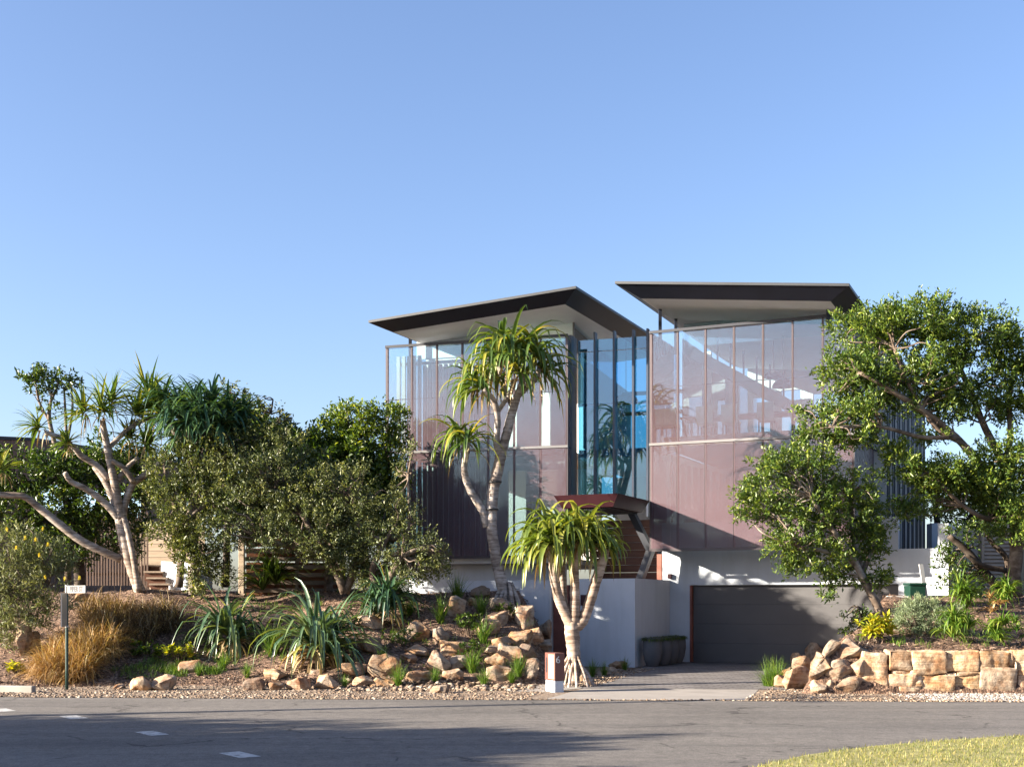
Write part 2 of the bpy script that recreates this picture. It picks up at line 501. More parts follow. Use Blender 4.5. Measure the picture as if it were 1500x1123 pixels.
def sandstone(name, stops, grey):
    m, nt, bs = new_mat(name)
    oi = nt.nodes.new('ShaderNodeObjectInfo')
    tc = nt.nodes.new('ShaderNodeTexCoord')
    ad = nt.nodes.new('ShaderNodeVectorMath'); ad.operation = 'MULTIPLY_ADD'
    ad.inputs[1].default_value = (1, 1, 1)
    cx = nt.nodes.new('ShaderNodeCombineXYZ')
    mu = nt.nodes.new('ShaderNodeMath'); mu.operation = 'MULTIPLY'; mu.inputs[1].default_value = 57.0
    nt.links.new(oi.outputs['Random'], mu.inputs[0])
    for i in range(3): nt.links.new(mu.outputs[0], cx.inputs[i])
    nt.links.new(tc.outputs['Object'], ad.inputs[0]); nt.links.new(cx.outputs[0], ad.inputs[2])
    v = ad.outputs[0]
    mp = nt.nodes.new('ShaderNodeMapping'); mp.inputs['Scale'].default_value = (1, 1, 2.4); mp.inputs['Rotation'].default_value = (0.4, 0.3, 0)
    nt.links.new(v, mp.inputs[0])
    n = nz(nt, mp.outputs[0], 2.2, 6, 0.62, 1.2)
    c = ramp(nt, stops, n)
    c = mixc(nt, c, grey, ramp(nt, [(0.44, (0,) * 3), (0.60, (0.9,) * 3)], nz(nt, v, 2.4, 6, 0.65)))
    tint = ramp(nt, [(0, (0.72, 0.70, 0.70)), (0.5, (1.0, 0.97, 0.92)), (1, (1.2, 1.15, 1.1))], oi.outputs['Random'])
    c = mixc(nt, c, tint, 1.0, 'MULTIPLY')
    c = mixc(nt, c, ramp(nt, [(0.36, (0.45, 0.4, 0.36)), (0.5, (1, 1, 1))], nz(nt, v, 9, 4)), 0.7, 'MULTIPLY')
    bed = nz(nt, mp.outputs[0], 1.0, 2)
    mpb = nt.nodes.new('ShaderNodeMapping'); mpb.inputs['Scale'].default_value = (0.6, 0.6, 16); mpb.inputs['Rotation'].default_value = (0.25, 0.15, 0)
    nt.links.new(v, mpb.inputs[0])
    beds = nz(nt, mpb.outputs[0], 1.6, 5, 0.6, 0.6)
    c = mixc(nt, c, ramp(nt, [(0.38, (0.70, 0.64, 0.58)), (0.52, (1.04, 1.02, 1.0))], beds), 0.65, 'MULTIPLY')
    hs = nt.nodes.new('ShaderNodeHueSaturation')
    sat = nt.nodes.new('ShaderNodeMapRange'); sat.inputs['To Min'].default_value = 0.85; sat.inputs['To Max'].default_value = 1.15
    fr_ = nt.nodes.new('ShaderNodeMath'); fr_.operation = 'FRACT'
    m7 = nt.nodes.new('ShaderNodeMath'); m7.operation = 'MULTIPLY'; m7.inputs[1].default_value = 7.31
    nt.links.new(oi.outputs['Random'], m7.inputs[0]); nt.links.new(m7.outputs[0], fr_.inputs[0]); nt.links.new(fr_.outputs[0], sat.inputs['Value'])
    nt.links.new(sat.outputs[0], hs.inputs['Saturation']); nt.links.new(c, hs.inputs['Color'])
    c = hs.outputs[0]
    nt.links.new(c, bs.inputs['Base Color'])
    bs.inputs['Roughness'].default_value = 0.88
    bs.inputs['Specular IOR Level'].default_value = 0.25
    hb = nt.nodes.new('ShaderNodeMath'); hb.operation = 'ADD'
    nt.links.new(nz(nt, v, 14, 6, 0.65), hb.inputs[0]); nt.links.new(beds, hb.inputs[1])
    bump(nt, bs, hb.outputs[0], 0.6, 0.035)
    return m
M['rock'] = sandstone('bush_rock', [(0.28, (0.21, 0.10, 0.055)), (0.45, (0.30, 0.18, 0.105)), (0.62, (0.35, 0.25, 0.165)), (0.8, (0.40, 0.33, 0.245))], (0.29, 0.25, 0.205))
M['block'] = sandstone('sandstone_block', [(0.25, (0.25, 0.115, 0.055)), (0.42, (0.40, 0.235, 0.125)), (0.56, (0.48, 0.335, 0.205)), (0.78, (0.55, 0.43, 0.31))], (0.49, 0.41, 0.31))

def bark(name, c1, c2, band=9.0):
    m, nt, bs = new_mat(name)
    v = coords(nt)
    n = nz(nt, v, 5, 5)
    c = ramp(nt, [(0.3, c1), (0.7, c2)], n)
    st = nz(nt, coords(nt, (1.2, 1.2, band)), 2.2, 4, 0.6, 0.5)
    c = mixc(nt, c, ramp(nt, [(0.38, (0.42, 0.36, 0.32)), (0.56, (1.06, 1.04, 1.02))], st), 0.85, 'MULTIPLY')
    c = mixc(nt, c, ramp(nt, [(0.42, (0.55, 0.47, 0.40)), (0.58, (1, 1, 1))], nz(nt, v, 1.7, 5, 0.65)), 0.7, 'MULTIPLY')
    nt.links.new(c, bs.inputs['Base Color'])
    bs.inputs['Roughness'].default_value = 0.85
    bs.inputs['Specular IOR Level'].default_value = 0.25
    bump(nt, bs, st, 0.6, 0.02)
    return m
M['pand_trunk'] = bark('pandanus_bark', (0.29, 0.25, 0.22), (0.45, 0.41, 0.37))
M['pand_trunk_pale'] = bark('pale_pandanus_bark', (0.36, 0.29, 0.24), (0.50, 0.43, 0.38))
M['pand_trunk_grey'] = bark('grey_pandanus_bark', (0.28, 0.25, 0.23), (0.44, 0.41, 0.385), 7)
M['bark'] = bark('tree_bark', (0.12, 0.095, 0.075), (0.24, 0.20, 0.165), 2.0)
M['bark_pale'] = bark('pale_bark', (0.20, 0.17, 0.145), (0.34, 0.30, 0.26), 2.0)
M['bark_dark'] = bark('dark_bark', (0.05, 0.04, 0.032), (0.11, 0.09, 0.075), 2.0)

G_ = lambda r, g, b: (r, g, b)
M['pand_leaf'] = leaf_mat('pandanus_leaf', [(0, (0.045, 0.085, 0.022)), (0.5, (0.085, 0.14, 0.03)), (0.82, (0.15, 0.19, 0.035)), (0.92, (0.27, 0.25, 0.04)), (1, (0.34, 0.25, 0.06))], 0.36, 0.30)
M['pand_leaf_bright'] = leaf_mat('bright_pandanus_leaf', [(0, (0.075, 0.115, 0.022)), (0.5, (0.135, 0.175, 0.035)), (0.85, (0.23, 0.25, 0.05)), (1, (0.36, 0.33, 0.09))], 0.36, 0.34)
M['pand_leaf_blue'] = leaf_mat('bluegreen_pandanus_leaf', [(0, (0.022, 0.06, 0.04)), (0.6, (0.045, 0.10, 0.06)), (0.93, (0.09, 0.15, 0.06)), (1, (0.25, 0.20, 0.05))], 0.36, 0.22)
M['dry_leaf'] = leaf_mat('dry_leaf', [(0, (0.20, 0.12, 0.06)), (0.6, (0.34, 0.24, 0.14)), (1, (0.46, 0.38, 0.26))], 0.7, 0.2)
M['strap_leaf'] = leaf_mat('strap_leaf', [(0, (0.045, 0.09, 0.055)), (0.6, (0.09, 0.15, 0.085)), (0.88, (0.15, 0.20, 0.08)), (1, (0.32, 0.30, 0.07))], 0.30, 0.2, spec=0.7)
M['tree_leaf'] = leaf_mat('glossy_tree_leaf', [(0, (0.040, 0.080, 0.018)), (0.5, (0.088, 0.145, 0.031)), (0.85, (0.155, 0.21, 0.038)), (1, (0.26, 0.30, 0.055))], 0.38, 0.32, 0.9, 0.5)
M['bright_leaf'] = leaf_mat('bright_tree_leaf', [(0, (0.045, 0.085, 0.015)), (0.5, (0.09, 0.14, 0.022)), (0.85, (0.17, 0.22, 0.03)), (1, (0.30, 0.32, 0.045))], 0.36, 0.34, 0.9, 0.5)
M['shrub_leaf'] = leaf_mat('coastal_shrub_leaf', [(0, (0.045, 0.062, 0.022)), (0.5, (0.085, 0.105, 0.035)), (0.85, (0.14, 0.155, 0.05)), (1, (0.23, 0.22, 0.08))], 0.43, 0.24, 0.7, 0.45)
M['dull_leaf'] = leaf_mat('grey_shrub_leaf', [(0, (0.058, 0.075, 0.033)), (0.5, (0.105, 0.13, 0.052)), (0.9, (0.175, 0.19, 0.085)), (1, (0.24, 0.235, 0.11))], 0.42, 0.2, 0.7, 0.45)
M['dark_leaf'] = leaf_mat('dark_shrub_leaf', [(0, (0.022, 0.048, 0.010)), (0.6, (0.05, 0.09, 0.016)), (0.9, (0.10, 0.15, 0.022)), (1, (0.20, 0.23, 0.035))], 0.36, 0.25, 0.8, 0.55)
M['banksia_leaf'] = leaf_mat('banksia_leaf', [(0, (0.08, 0.095, 0.045)), (0.6, (0.14, 0.16, 0.075)), (1, (0.26, 0.27, 0.14))], 0.5, 0.2)
M['silver_leaf'] = leaf_mat('silver_leaf', [(0, (0.13, 0.18, 0.11)), (0.6, (0.21, 0.27, 0.18)), (1, (0.32, 0.37, 0.27))], 0.6, 0.2)
M['grass'] = leaf_mat('green_grass', [(0, (0.045, 0.10, 0.012)), (0.6, (0.10, 0.19, 0.022)), (1, (0.24, 0.30, 0.06))], 0.45, 0.35)
M['dry_grass'] = leaf_mat('dry_grass', [(0, (0.13, 0.07, 0.028)), (0.5, (0.27, 0.15, 0.06)), (0.85, (0.42, 0.26, 0.11)), (1, (0.58, 0.44, 0.26))], 0.6, 0.25)
M['dead_grass'] = leaf_mat('dead_grass', [(0, (0.07, 0.04, 0.02)), (0.6, (0.15, 0.09, 0.045)), (1, (0.33, 0.23, 0.13))], 0.7, 0.2)
M['lawn_blade'] = leaf_mat('lawn_blade', [(0, (0.10, 0.13, 0.03)), (0.5, (0.19, 0.20, 0.055)), (1, (0.40, 0.33, 0.15))], 0.55, 0.3, 1.3)
M['yellow_leaf'] = leaf_mat('yellow_leaf', [(0, (0.14, 0.20, 0.02)), (0.5, (0.36, 0.36, 0.03)), (1, (0.62, 0.50, 0.04))], 0.4, 0.3)
M['flower'] = leaf_mat('yellow_flower', [(0, (0.55, 0.42, 0.03)), (1, (0.75, 0.65, 0.08))], 0.6, 0.2)

# ------------------------------------------------------------------ foliage builders (numpy)
def norm(a): return a / np.maximum(np.linalg.norm(a, axis=-1, keepdims=True), 1e-9)

def blade_arrays(rng, base, d0, L, W, droop, segs=5, crease=0.25, kink=0.0):
    """curved strips; each blade one connected island, V-shaped across"""
    N = len(base)
    p = base.copy(); d = norm(d0.copy())
    L = np.broadcast_to(L, (N,)); W = np.broadcast_to(W, (N,)); droop = np.broadcast_to(droop, (N,))
    rings = []
    kseg = rng.integers(max(1, segs // 2 - 1), segs, N); kk = rng.random(N) < kink
    side0 = np.cross(d, np.array([0, 0, 1.0]))
    bad = np.linalg.norm(side0, axis=1) < 0.15
    rnd = rng.normal(size=(N, 3)); side0[bad] = np.cross(d[bad], rnd[bad])
    side = norm(side0)
    for i in range(segs + 1):
        t = i / segs
        wp = (1 - t ** 2.2) * (0.75 + 0.25 * min(1, t * 5)) + 0.02
        side = norm(side - d * np.sum(side * d, axis=1, keepdims=True))
        up = np.cross(side, d)
        hw = (W * wp / 2)[:, None]
        rings.append(np.stack([p - side * hw + up * hw * crease * 2, p, p + side * hw + up * hw * crease * 2], 1))
        d = d.copy()
        d[:, 2] -= droop * (0.4 + 1.2 * t) / segs
        hit = kk & (kseg == i)
        d[hit, 2] -= 1.3
        d = norm(d)
        p = p + d * (L / segs)[:, None]
    R = np.stack(rings, 1)                    # N, segs+1, 3, 3
    V = R.reshape(-1, 3)
    b = (np.arange(N) * (segs + 1) * 3)[:, None, None]
    i = (np.arange(segs) * 3)[None, :, None]
    q0 = np.array([0, 1, 4, 3]); q1 = np.array([1, 2, 5, 4])
    Fc = np.concatenate([(b + i + q0).reshape(-1, 4), (b + i + q1).reshape(-1, 4)])
    return V, Fc

class Acc:
    def __init__(self): self.V = []; self.F = {}; self.n = 0
    def add(self, V, Fc):
        self.V.append(V); self.F.setdefault(Fc.shape[1], []).append(Fc + self.n); self.n += len(V)
    def build(self, name, mat, parent=None, smooth=False):
        me = np_mesh(name, np.concatenate(self.V), [np.concatenate(f) for f in self.F.values()])
        if smooth: me.polygons.foreach_set('use_smooth', [True] * len(me.polygons))
        return link(name, me, mat, parent)

def leaf_arrays(rng, c, d, L, W, fold=0.35, nrand=0.6):
    N = len(c)
    d = norm(d)
    up = np.array([0, 0, 1.0]) + rng.normal(size=(N, 3)) * nrand
    s = norm(np.cross(d, up)); u = np.cross(s, d)
    L = np.broadcast_to(L, (N,))[:, None]; W = np.broadcast_to(W, (N,))[:, None]
    a = c; t = c + d * L - u * L * 0.12
    l = c + d * L * 0.52 - s * W * 0.5 + u * W * fold
    r = c + d * L * 0.52 + s * W * 0.5 + u * W * fold
    V = np.stack([a, l, t, r], 1).reshape(-1, 3)
    b = (np.arange(N) * 4)[:, None]
    return V, np.concatenate([b + np.array([0, 2, 1]), b + np.array([0, 3, 2])])

def dirs_cone(rng, N, axis, lo, hi):
    """directions at lo..hi degrees from the axis"""
    axis = np.array(axis, float); axis /= np.linalg.norm(axis)
    ref = np.array([1.0, 0, 0]) if abs(axis[0]) < 0.8 else np.array([0, 1.0, 0])
    e1 = np.cross(axis, ref); e1 /= np.linalg.norm(e1); e2 = np.cross(axis, e1)
    th = np.radians(lo + (hi - lo) * rng.random(N)); ph = np.arange(N) * 2.399963 + rng.random(N) * 0.6
    return np.cos(th)[:, None] * axis + np.sin(th)[:, None] * (np.cos(ph)[:, None] * e1 + np.sin(ph)[:, None] * e2)

def blob_points(rng, blobs, density, shell=0.55):
    """clump centres + outward directions in a list of (centre, radii)"""
    C = []; D = []
    for c, r in blobs:
        c = np.array(c); r = np.array(r)
        n = max(3, int(density * (r[0] * r[1] * r[2]) ** (2 / 3)))
        q = norm(rng.normal(size=(n, 3)))
        rad = (shell + (1 - shell) * rng.random(n) ** 0.6) * (0.86 + 0.22 * rng.random(n))
        pts = c + q * rad[:, None] * r
        C.append(pts); D.append(norm(q / r * r.mean() + np.array([0, 0, 0.35])))
    return np.concatenate(C), np.concatenate(D)

def crown(name, rng, blobs, density, per, L, W, mat, parent, spread=0.16, shell=0.5, gap=0.25, lift=0.3):
    C, D = blob_points(rng, blobs, density, shell)
    ph = rng.random(3) * 6
    g = (np.sin(C[:, 0] * 3.1 + ph[0]) + np.sin(C[:, 2] * 3.7 + ph[1] + C[:, 0]) + np.sin(C[:, 1] * 2.9 + ph[2])) / 3
    keep = g > (-1 + 2 * gap * 0.9)
    C = C[keep]; D = D[keep]
    n = len(C)
    c = np.repeat(C, per, 0); d = np.repeat(D, per, 0)
    t = rng.random((n * per, 1))
    c = c + d * (t - 0.5) * spread * 1.6 + rng.normal(size=c.shape) * spread * 0.33
    dd = d * 0.5 + rng.normal(size=d.shape) * 0.75 + np.array([0, 0, lift])
    sz = 0.45 + 0.85 * rng.random(n * per)
    a = Acc(); a.add(*leaf_arrays(rng, c, dd, L * sz, W * sz))
    return a.build(name, mat, parent), C

def px_blobs(lst, d, thick=1.0):
    """(px,py,rx,ry[,depth offset]) -> ellipsoids"""
    out = []
    for b in lst:
        dd = d + (b[4] if len(b) > 4 else 0.0)
        s = dd / F
        rx, ry = b[2] * s, b[3] * s
        out.append((P(b[0], b[1], dd), (rx, max(0.35, min(rx, 1.3) * thick), ry)))
    return out

def px_limb(mb, pts, d0, d1, n=8, seed=0, wob=0.08, ring=0.0, rmin=0.0):
    K = len(pts)
    ds = [d0 + (d1 - d0) * i / (K - 1) for i in range(K)]
    Q = [P(p[0], p[1], d) for p, d in zip(pts, ds)]
    R = [max(rmin, p[2] * d / F) for p, d in zip(pts, ds)]
    mb.tube(Q, R, n, True, wob, seed, ring)
    return Q[-1], (Q[-1] - Q[-2]).normalized()

def twigs(mb, rng, C, roots, count, r0=0.03, seed=0):
    """thin limbs from the nearest root point out to clump centres"""
    idx = rng.choice(len(C), min(count, len(C)), replace=False)
    roots = [Vector(r) for r in roots]
    for i in idx:
        e = Vector(C[i])
        b = min(roots, key=lambda r: (r - e).length + 0.6 * max(0, r.z - e.z))
        L = (e - b).length
        m1 = b.lerp(e, 0.35) + Vector(rng.normal(size=3) * 0.10 * L) + Vector((0, 0, 0.05 * L))
        m2 = b.lerp(e, 0.7) + Vector(rng.normal(size=3) * 0.08 * L)
        mb.tube([b, m1, m2, e], [r0, r0 * 0.75, r0 * 0.5, r0 * 0.22], 5, False)

def rosette(acc, rng, c, axis, n, L, W, droop, lo=8, hi=100, kink=0.25, segs=6, dead=None):
    d = dirs_cone(rng, n, axis, lo, hi)
    hz = np.linalg.norm(d[:, :2], axis=1, keepdims=True)
    if lo > 10: d[:, :2] *= np.maximum(1.0, 0.38 / np.maximum(hz, 0.02))
    base = np.array(c)[None, :] + d * 0.05 + rng.normal(size=(n, 3)) * 0.03
    Ls = L * (0.7 + 0.45 * rng.random(n))
    acc.add(*blade_arrays(rng, base, d, Ls, W * (0.8 + 0.4 * rng.random(n)), droop * (0.6 + 0.8 * rng.random(n)), segs, 0.28, kink))
    if dead is not None:
        m = max(4, n // 6)
        d = dirs_cone(rng, m, axis, 80, 130)
        base = np.array(c)[None, :] - np.array(axis)[None, :] * 0.12 + rng.normal(size=(m, 3)) * 0.04
        dead.add(*blade_arrays(rng, base, d, L * 0.75 * (0.6 + 0.6 * rng.random(m)), W * 0.6, 3.2, segs, 0.3, 0.5))

def tuft_mesh(name, rng, n, L, W, spread, droop, mat, lean=35, segs=4, r=0.06):
    d = dirs_cone(rng, n, (0, 0, 1), 0, lean)
    a = rng.random(n) * 6.283; rr = r * np.sqrt(rng.random(n))
    base = np.stack([np.cos(a) * rr, np.sin(a) * rr, np.full(n, -0.03)], 1)
    acc = Acc()
    acc.add(*blade_arrays(rng, base, d, L * (0.55 + 0.55 * rng.random(n)), W, droop * (0.5 + rng.random(n)), segs, 0.15, 0.05))
    me = np_mesh(name, np.concatenate(acc.V), [np.concatenate(f) for f in acc.F.values()])
    me.materials.append(mat)
    return me

# ------------------------------------------------------------------ ground, road, driveway
def sheet(name, poly, z, mat, kind='structure'):
    mb = MB(); mb.add([(x, y, z) for x, y in poly], [tuple(range(len(poly)))])
    return tag(mb.build(name, mat), kind=kind)

mb = MB()
S = 3000
mb.add([(-S, -S, -0.012), (S, -S, -0.012), (S, S, -0.012), (-S, S, -0.012)], [(0, 1, 2, 3)])
tag(mb.build('ground', M['soil']), kind='structure')

def far_edge(x): return 22.95 - 0.055 * x + 0.03 * math.sin(x * 2.3) + (0.03 * max(0, -x - 4)) ** 1.0 * 0.9
xs = [-60] + [-30 + i * 0.5 for i in range(121)] + [60]
road = [(x, far_edge(max(-30, min(30, x))), 0.0) for x in xs]
mb = MB()
n = len(xs)
mb.add([(x, y, 0.004) for x, y, _ in road] + [(x, -30, 0.004) for x in xs], [(i, n + i, n + i + 1, i + 1) for i in range(n - 1)])
tag(mb.build('road', M['asphalt']), kind='structure')

# gravel verge
mb = MB()
xs = [-24 + i * 0.4 for i in range(118)]
n = len(xs)
mb.add([(x, far_edge(x) - 0.08 - 0.06 * math.sin(x * 3.3), 0.010) for x in xs] + [(x, 28.2, 0.010) for x in xs], [(i, i + 1, n + i + 1, n + i) for i in range(n - 1)])
tag(mb.build('gravel_verge', M['verge']), kind='structure')

# concrete apron and paved driveway
q = [P(800, 1025, 22.85), P(1083, 1025, 22.6)]
ap = [(0.62, far_edge(0.6) - 0.03), (4.35, far_edge(4.3) - 0.03), (5.15, 25.6), (1.55, 25.9)]
sheet('concrete_apron', ap, 0.014, M['concrete'])
dv = [(1.42, 25.75), (5.12, 25.45), (5.7, 25.4), (6.4, 26.4), (12.0, 37.4), (4.4, 38.6), (3.55, 33.6), (2.9, 31.5), (2.35, 28.6)]
sheet('driveway', dv, 0.018, M['paver'])
sheet('footpath', [(-0.2, 25.0), (0.62, 24.7), (1.45, 25.75), (1.6, 27.2), (0.9, 27.4)], 0.0165, M['concrete'])

# garden banks
def bank(name, f, x0, x1, y0, y1, st, mat):
    nx = int((x1 - x0) / st) + 1; ny = int((y1 - y0) / st) + 1
    vs = []; 
    for j in range(ny):
        for i in range(nx):
            x = x0 + i * st; y = y0 + j * st
            z = f(x, y)
            if z > 0.02:
                z += 0.05 * mnoise.noise(Vector((x * 2.2, y * 2.2, 0))) + 0.025 * mnoise.noise(Vector((x * 6, y * 6, 3)))
            vs.append((x, y, z))
    fs = [(j * nx + i, j * nx + i + 1, (j + 1) * nx + i + 1, (j + 1) * nx + i) for j in range(ny - 1) for i in range(nx - 1)]
    fs = [q for q in fs if max(vs[k][2] for k in q) > -0.05]
    mb = MB(); mb.add(vs, fs)
    o = mb.build(name, mat, None, True)
    return tag(o, kind='structure')
bank('garden_bank', hL, -26, 1.7, 25.2, 48, 0.14, M['mulch'])
bank('planted_terrace', hRt, 5.4, 26, 24.0, 48, 0.14, M['mulch'])

# lawn corner on the near side
edge = [(2.3, 12.9), (2.8, 13.62), (3.47, 14.5), (4.54, 15.4), (5.86, 16.15), (6.9, 16.6), (9, 17.3), (14, 18.2), (22, 18.8)]
sheet('lawn_ground', [(2.0, 8)] + edge + [(22, 8)], 0.03, M['lawn_soil'])
def in_lawn(x, y):
    for (x0, y0), (x1, y1) in zip(edge, edge[1:]):
        if x0 <= x <= x1: return y < y0 + (y1 - y0) * (x - x0) / (x1 - x0)
    return False
rng = np.random.default_rng(5)
pts = []
while len(pts) < 26000:
    x = 2.3 + 7.2 * rng.random(); y = 12.4 + 5.4 * rng.random()
    wob = 0.07 * math.sin(x * 5) + 0.05 * math.sin(x * 13 + 1)
    if in_lawn(x, y - wob): pts.append((x, y, 0.02))
pts = np.array(pts)
a = Acc()
k = len(pts)
a.add(*blade_arrays(rng, pts, rng.normal(size=(k, 3)) * 0.5 + np.array([0, 0, 0.8]), 0.05 * (0.5 + rng.random(k)), 0.008, 0.6, 2, 0.1))
tag(a.build('lawn_grass', M['lawn_blade']), kind='stuff')

# centre line dashes
for i, (px, py) in enumerate(((108, 1050.5), (222, 1074), (351, 1105.5), (4, 1040))):
    d = F * H / (py - 880); c = P(px, py, d)
    t = Vector((1.8, -2.35, 0)).normalized(); s = Vector((t.y, -t.x, 0))
    mb = MB()
    l, w = 0.30, 0.135
    mb.add([(c + t * l * sx + s * w * sy) + Vector((0, 0, 0.0085 - c.z)) for sx, sy in ((-1, -1), (1, -1), (1, 1), (-1, 1))], [(0, 1, 2, 3)])
    o = mb.build('road_marking', M['road_paint'])
    lab = ['white centre line dash second from the left picture edge', 'white centre line dash below the street sign, third from left edge',
           'largest white centre line dash, nearest the camera', 'white centre line dash cut by the left picture edge'][i]
    tag(o, lab, 'road marking', 'dashes of the road centre line')

# pebbles and bark chips
def pebbles(name, n, spots, size, mat, kind='stuff'):
    """low stones: jittered octahedra"""
    rng = np.random.default_rng(len(name) * 7 + n)
    V = []; 
    base = np.array([[1, 0, 0], [-1, 0, 0], [0, 1, 0], [0, -1, 0], [0, 0, 1], [0, 0, -1], [.62, .62, .5], [-.62, -.62, .5]], float)
    fc = np.array([[6, 4, 0], [6, 2, 4], [6, 0, 2], [4, 2, 1], [4, 1, 7], [4, 7, 3], [4, 3, 0], [7, 1, 3], [5, 2, 0], [5, 1, 2], [5, 3, 1], [5, 0, 3]])
    P_ = spots(rng, n)
    n = len(P_)
    a = rng.random(n) * 6.283; sc = size * (0.45 + 1.0 * rng.random(n) ** 2)
    v = base[None] * (1 + 0.25 * rng.normal(size=(n, 8, 3)).clip(-1, 1)) * np.stack([np.ones(n), 0.5 + 0.4 * rng.random(n), 0.35 + 0.3 * rng.random(n)], 1)[:, None, :]
    x = v[:, :, 0] * np.cos(a)[:, None] - v[:, :, 1] * np.sin(a)[:, None]
    y = v[:, :, 0] * np.sin(a)[:, None] + v[:, :, 1] * np.cos(a)[:, None]
    v = np.stack([x, y, v[:, :, 2]], 2) * sc[:, None, None] + P_[:, None, :]
    me = np_mesh(name, v.reshape(-1, 3), [((np.arange(n) * 8)[:, None, None] + fc).reshape(-1, 3)])
    return tag(link(name, me, mat), kind=kind)

def verge_spots(rng, n):
    out = []
    while len(out) < n:
        x = -15 + 27 * rng.random(); y = far_edge(x) - 0.1 + 4.2 * rng.random() ** 1.6
        if y > 27.2 or (0.3 < x < 6.3 and y > far_edge(x) + 0.02 and x - 0.3 > 0.3 * (y - 22.9) - 0.1 and x < 4.3 + 0.35 * (y - 22.8)): continue
        if hRt(x, y) > 0.03: continue
        out.append((x, y, max(0.012, hL(x, y) + 0.012)))
    return np.array(out)
pebbles('verge_pebbles', 9000, verge_spots, 0.035, M['pebble'])
def white_spots(rng, n):
    out = []
    while len(out) < n:
        x = 7.4 + 6 * rng.random(); y = far_edge(x) + 1.9 * rng.random()
        if x < 8.2 and rng.random() > (x - 7.4) / 0.8: continue
        out.append((x, y, 0.014))
    return np.array(out)
pebbles('white_verge_gravel', 6000, white_spots, 0.028, M['pebble_white'])
def rock_foot(rng, n):
    out = []
    while len(out) < n:
        x = -3.6 + 4.1 * rng.random(); y = 25.0 + 1.7 * rng.random()
        if x > 0.25 and y < 25.6: continue
        out.append((x, y, max(0.02, hL(x, y) + 0.02)))
    return np.array(out)
pebbles('river_stones', 520, rock_foot, 0.075, M['pebble'])
def drive_edge(rng, n):
    out = []
    while len(out) < n:
        t = rng.random(); x = 1.55 + 2.2 * t + rng.normal() * 0.25 - 0.15; y = 26.2 + 7 * t
        if x > 1.75 + 2.15 * t: continue
        out.append((x, y, 0.015))
    return np.array(out)
pebbles('driveway_edge_pebbles', 900, drive_edge, 0.04, M['pebble'])

def chip_spots(rng, n):
    out = []
    while len(out) < n:
        if rng.random() < 0.66:
            x = -13 + 14 * rng.random(); y = 25.8 + 8 * rng.random() ** 1.2; z = hL(x, y)
        else:
            x = 6.3 + 9 * rng.random(); y = 24.6 + 7 * rng.random() ** 1.3; z = hRt(x, y)
        if z < 0.03: continue
        out.append((x, y, z + 0.01))
    return np.array(out)
def chips(n):
    rng = np.random.default_rng(77)
    p = chip_spots(rng, n); n = len(p)
    d = rng.normal(size=(n, 3)) * np.array([1, 1, 0.35]) + np.array([0, 0, 0.12])
    a = Acc(); a.add(*leaf_arrays(rng, p, d, 0.05 + 0.09 * rng.random(n), 0.02 + 0.03 * rng.random(n), 0.15, 0.3))
    tag(a.build('bark_chips', M['chips']), kind='stuff')
chips(17000)

# ------------------------------------------------------------------ the house
house = empty('modern_house', tuple(OR_), 'two storey house of perforated maroon screens under two wedge roofs', 'house')

def panel_mesh(fr, a0, a1, z0, z1, b):
    me = bpy.data.meshes.new('mesh_panel')
    vs = [fr(a0, b, z0), fr(a1, b, z0), fr(a1, b, z1), fr(a0, b, z1)]
    me.from_pydata([tuple(v) for v in vs], [], [(0, 1, 2, 3)])
    uv = me.uv_layers.new(name='UVMap')
    for l, c in zip(uv.data, ((a0, z0), (a1, z0), (a1, z1), (a0, z1))): l.uv = c
    me.update()
    return me

def screen(fr, xs, b, zb, zm, zt, thin_z=None):
    for a0, a1 in zip(xs, xs[1:]):
        for z0, z1 in ((zb, zm), (zm, zt)):
            link('mesh_panel', panel_mesh(fr, a0 + .012, a1 - .012, z0 + .02, z1 - .02, b), M['perf'], house)
    for i, a in enumerate(xs):
        mb = MB(); w = 0.022 if 0 < i < len(xs) - 1 else 0.035
        mb.box(fr, a - w, a + w, b + .012, b + .11, zb, zt)
        mb.build('mullion', M['mullion'], house)
    for z, w, mt in ((zb, .04, 'mullion'), (zm, .035, 'rail'), (zt, .04, 'dark_metal')):
        mb = MB(); mb.box(fr, xs[0] - .04, xs[-1] + .04, b - .03, b + .008, z - w, z + w)
        mb.build('rail', M[mt], house)
    for a0, a1 in zip(xs, xs[1:]):
        for z0, z1 in ((zb, zm), (zm, zt)):
            mb = MB(); mb.box(fr, a0 + .025, a1 - .025, b + .065, b + .077, z0 + .045, z1 - .045); mb.build('glass_pane', M['screen_glass'], house)
    if thin_z:
        mb = MB(); mb.box(fr, xs[0], xs[-1], b + .115, b + .14, thin_z - .015, thin_z + .015)
        mb.build('glass_rail', M['rail'], house)

ZB, ZM, ZT = 3.32, 6.51, 9.86
# right pavilion: a from -1.087 to 4.816, front screen at b = -0.6
RA0, RA1, RB = -0.797, 4.954, -1.5
ZMR, ZTR = 6.39, 9.65
xsR = [RA0] + [RA0 + .80 + .825 * i for i in range(0, 6)] + [RA1]
screen(FR, xsR, RB, ZB, ZMR, ZTR, 8.05)
# left pavilion
xsL = [-5.87 + 5.87 / 7 * i for i in range(8)]
screen(FL, xsL, 0.0, 3.2, ZM, ZT, 8.2)

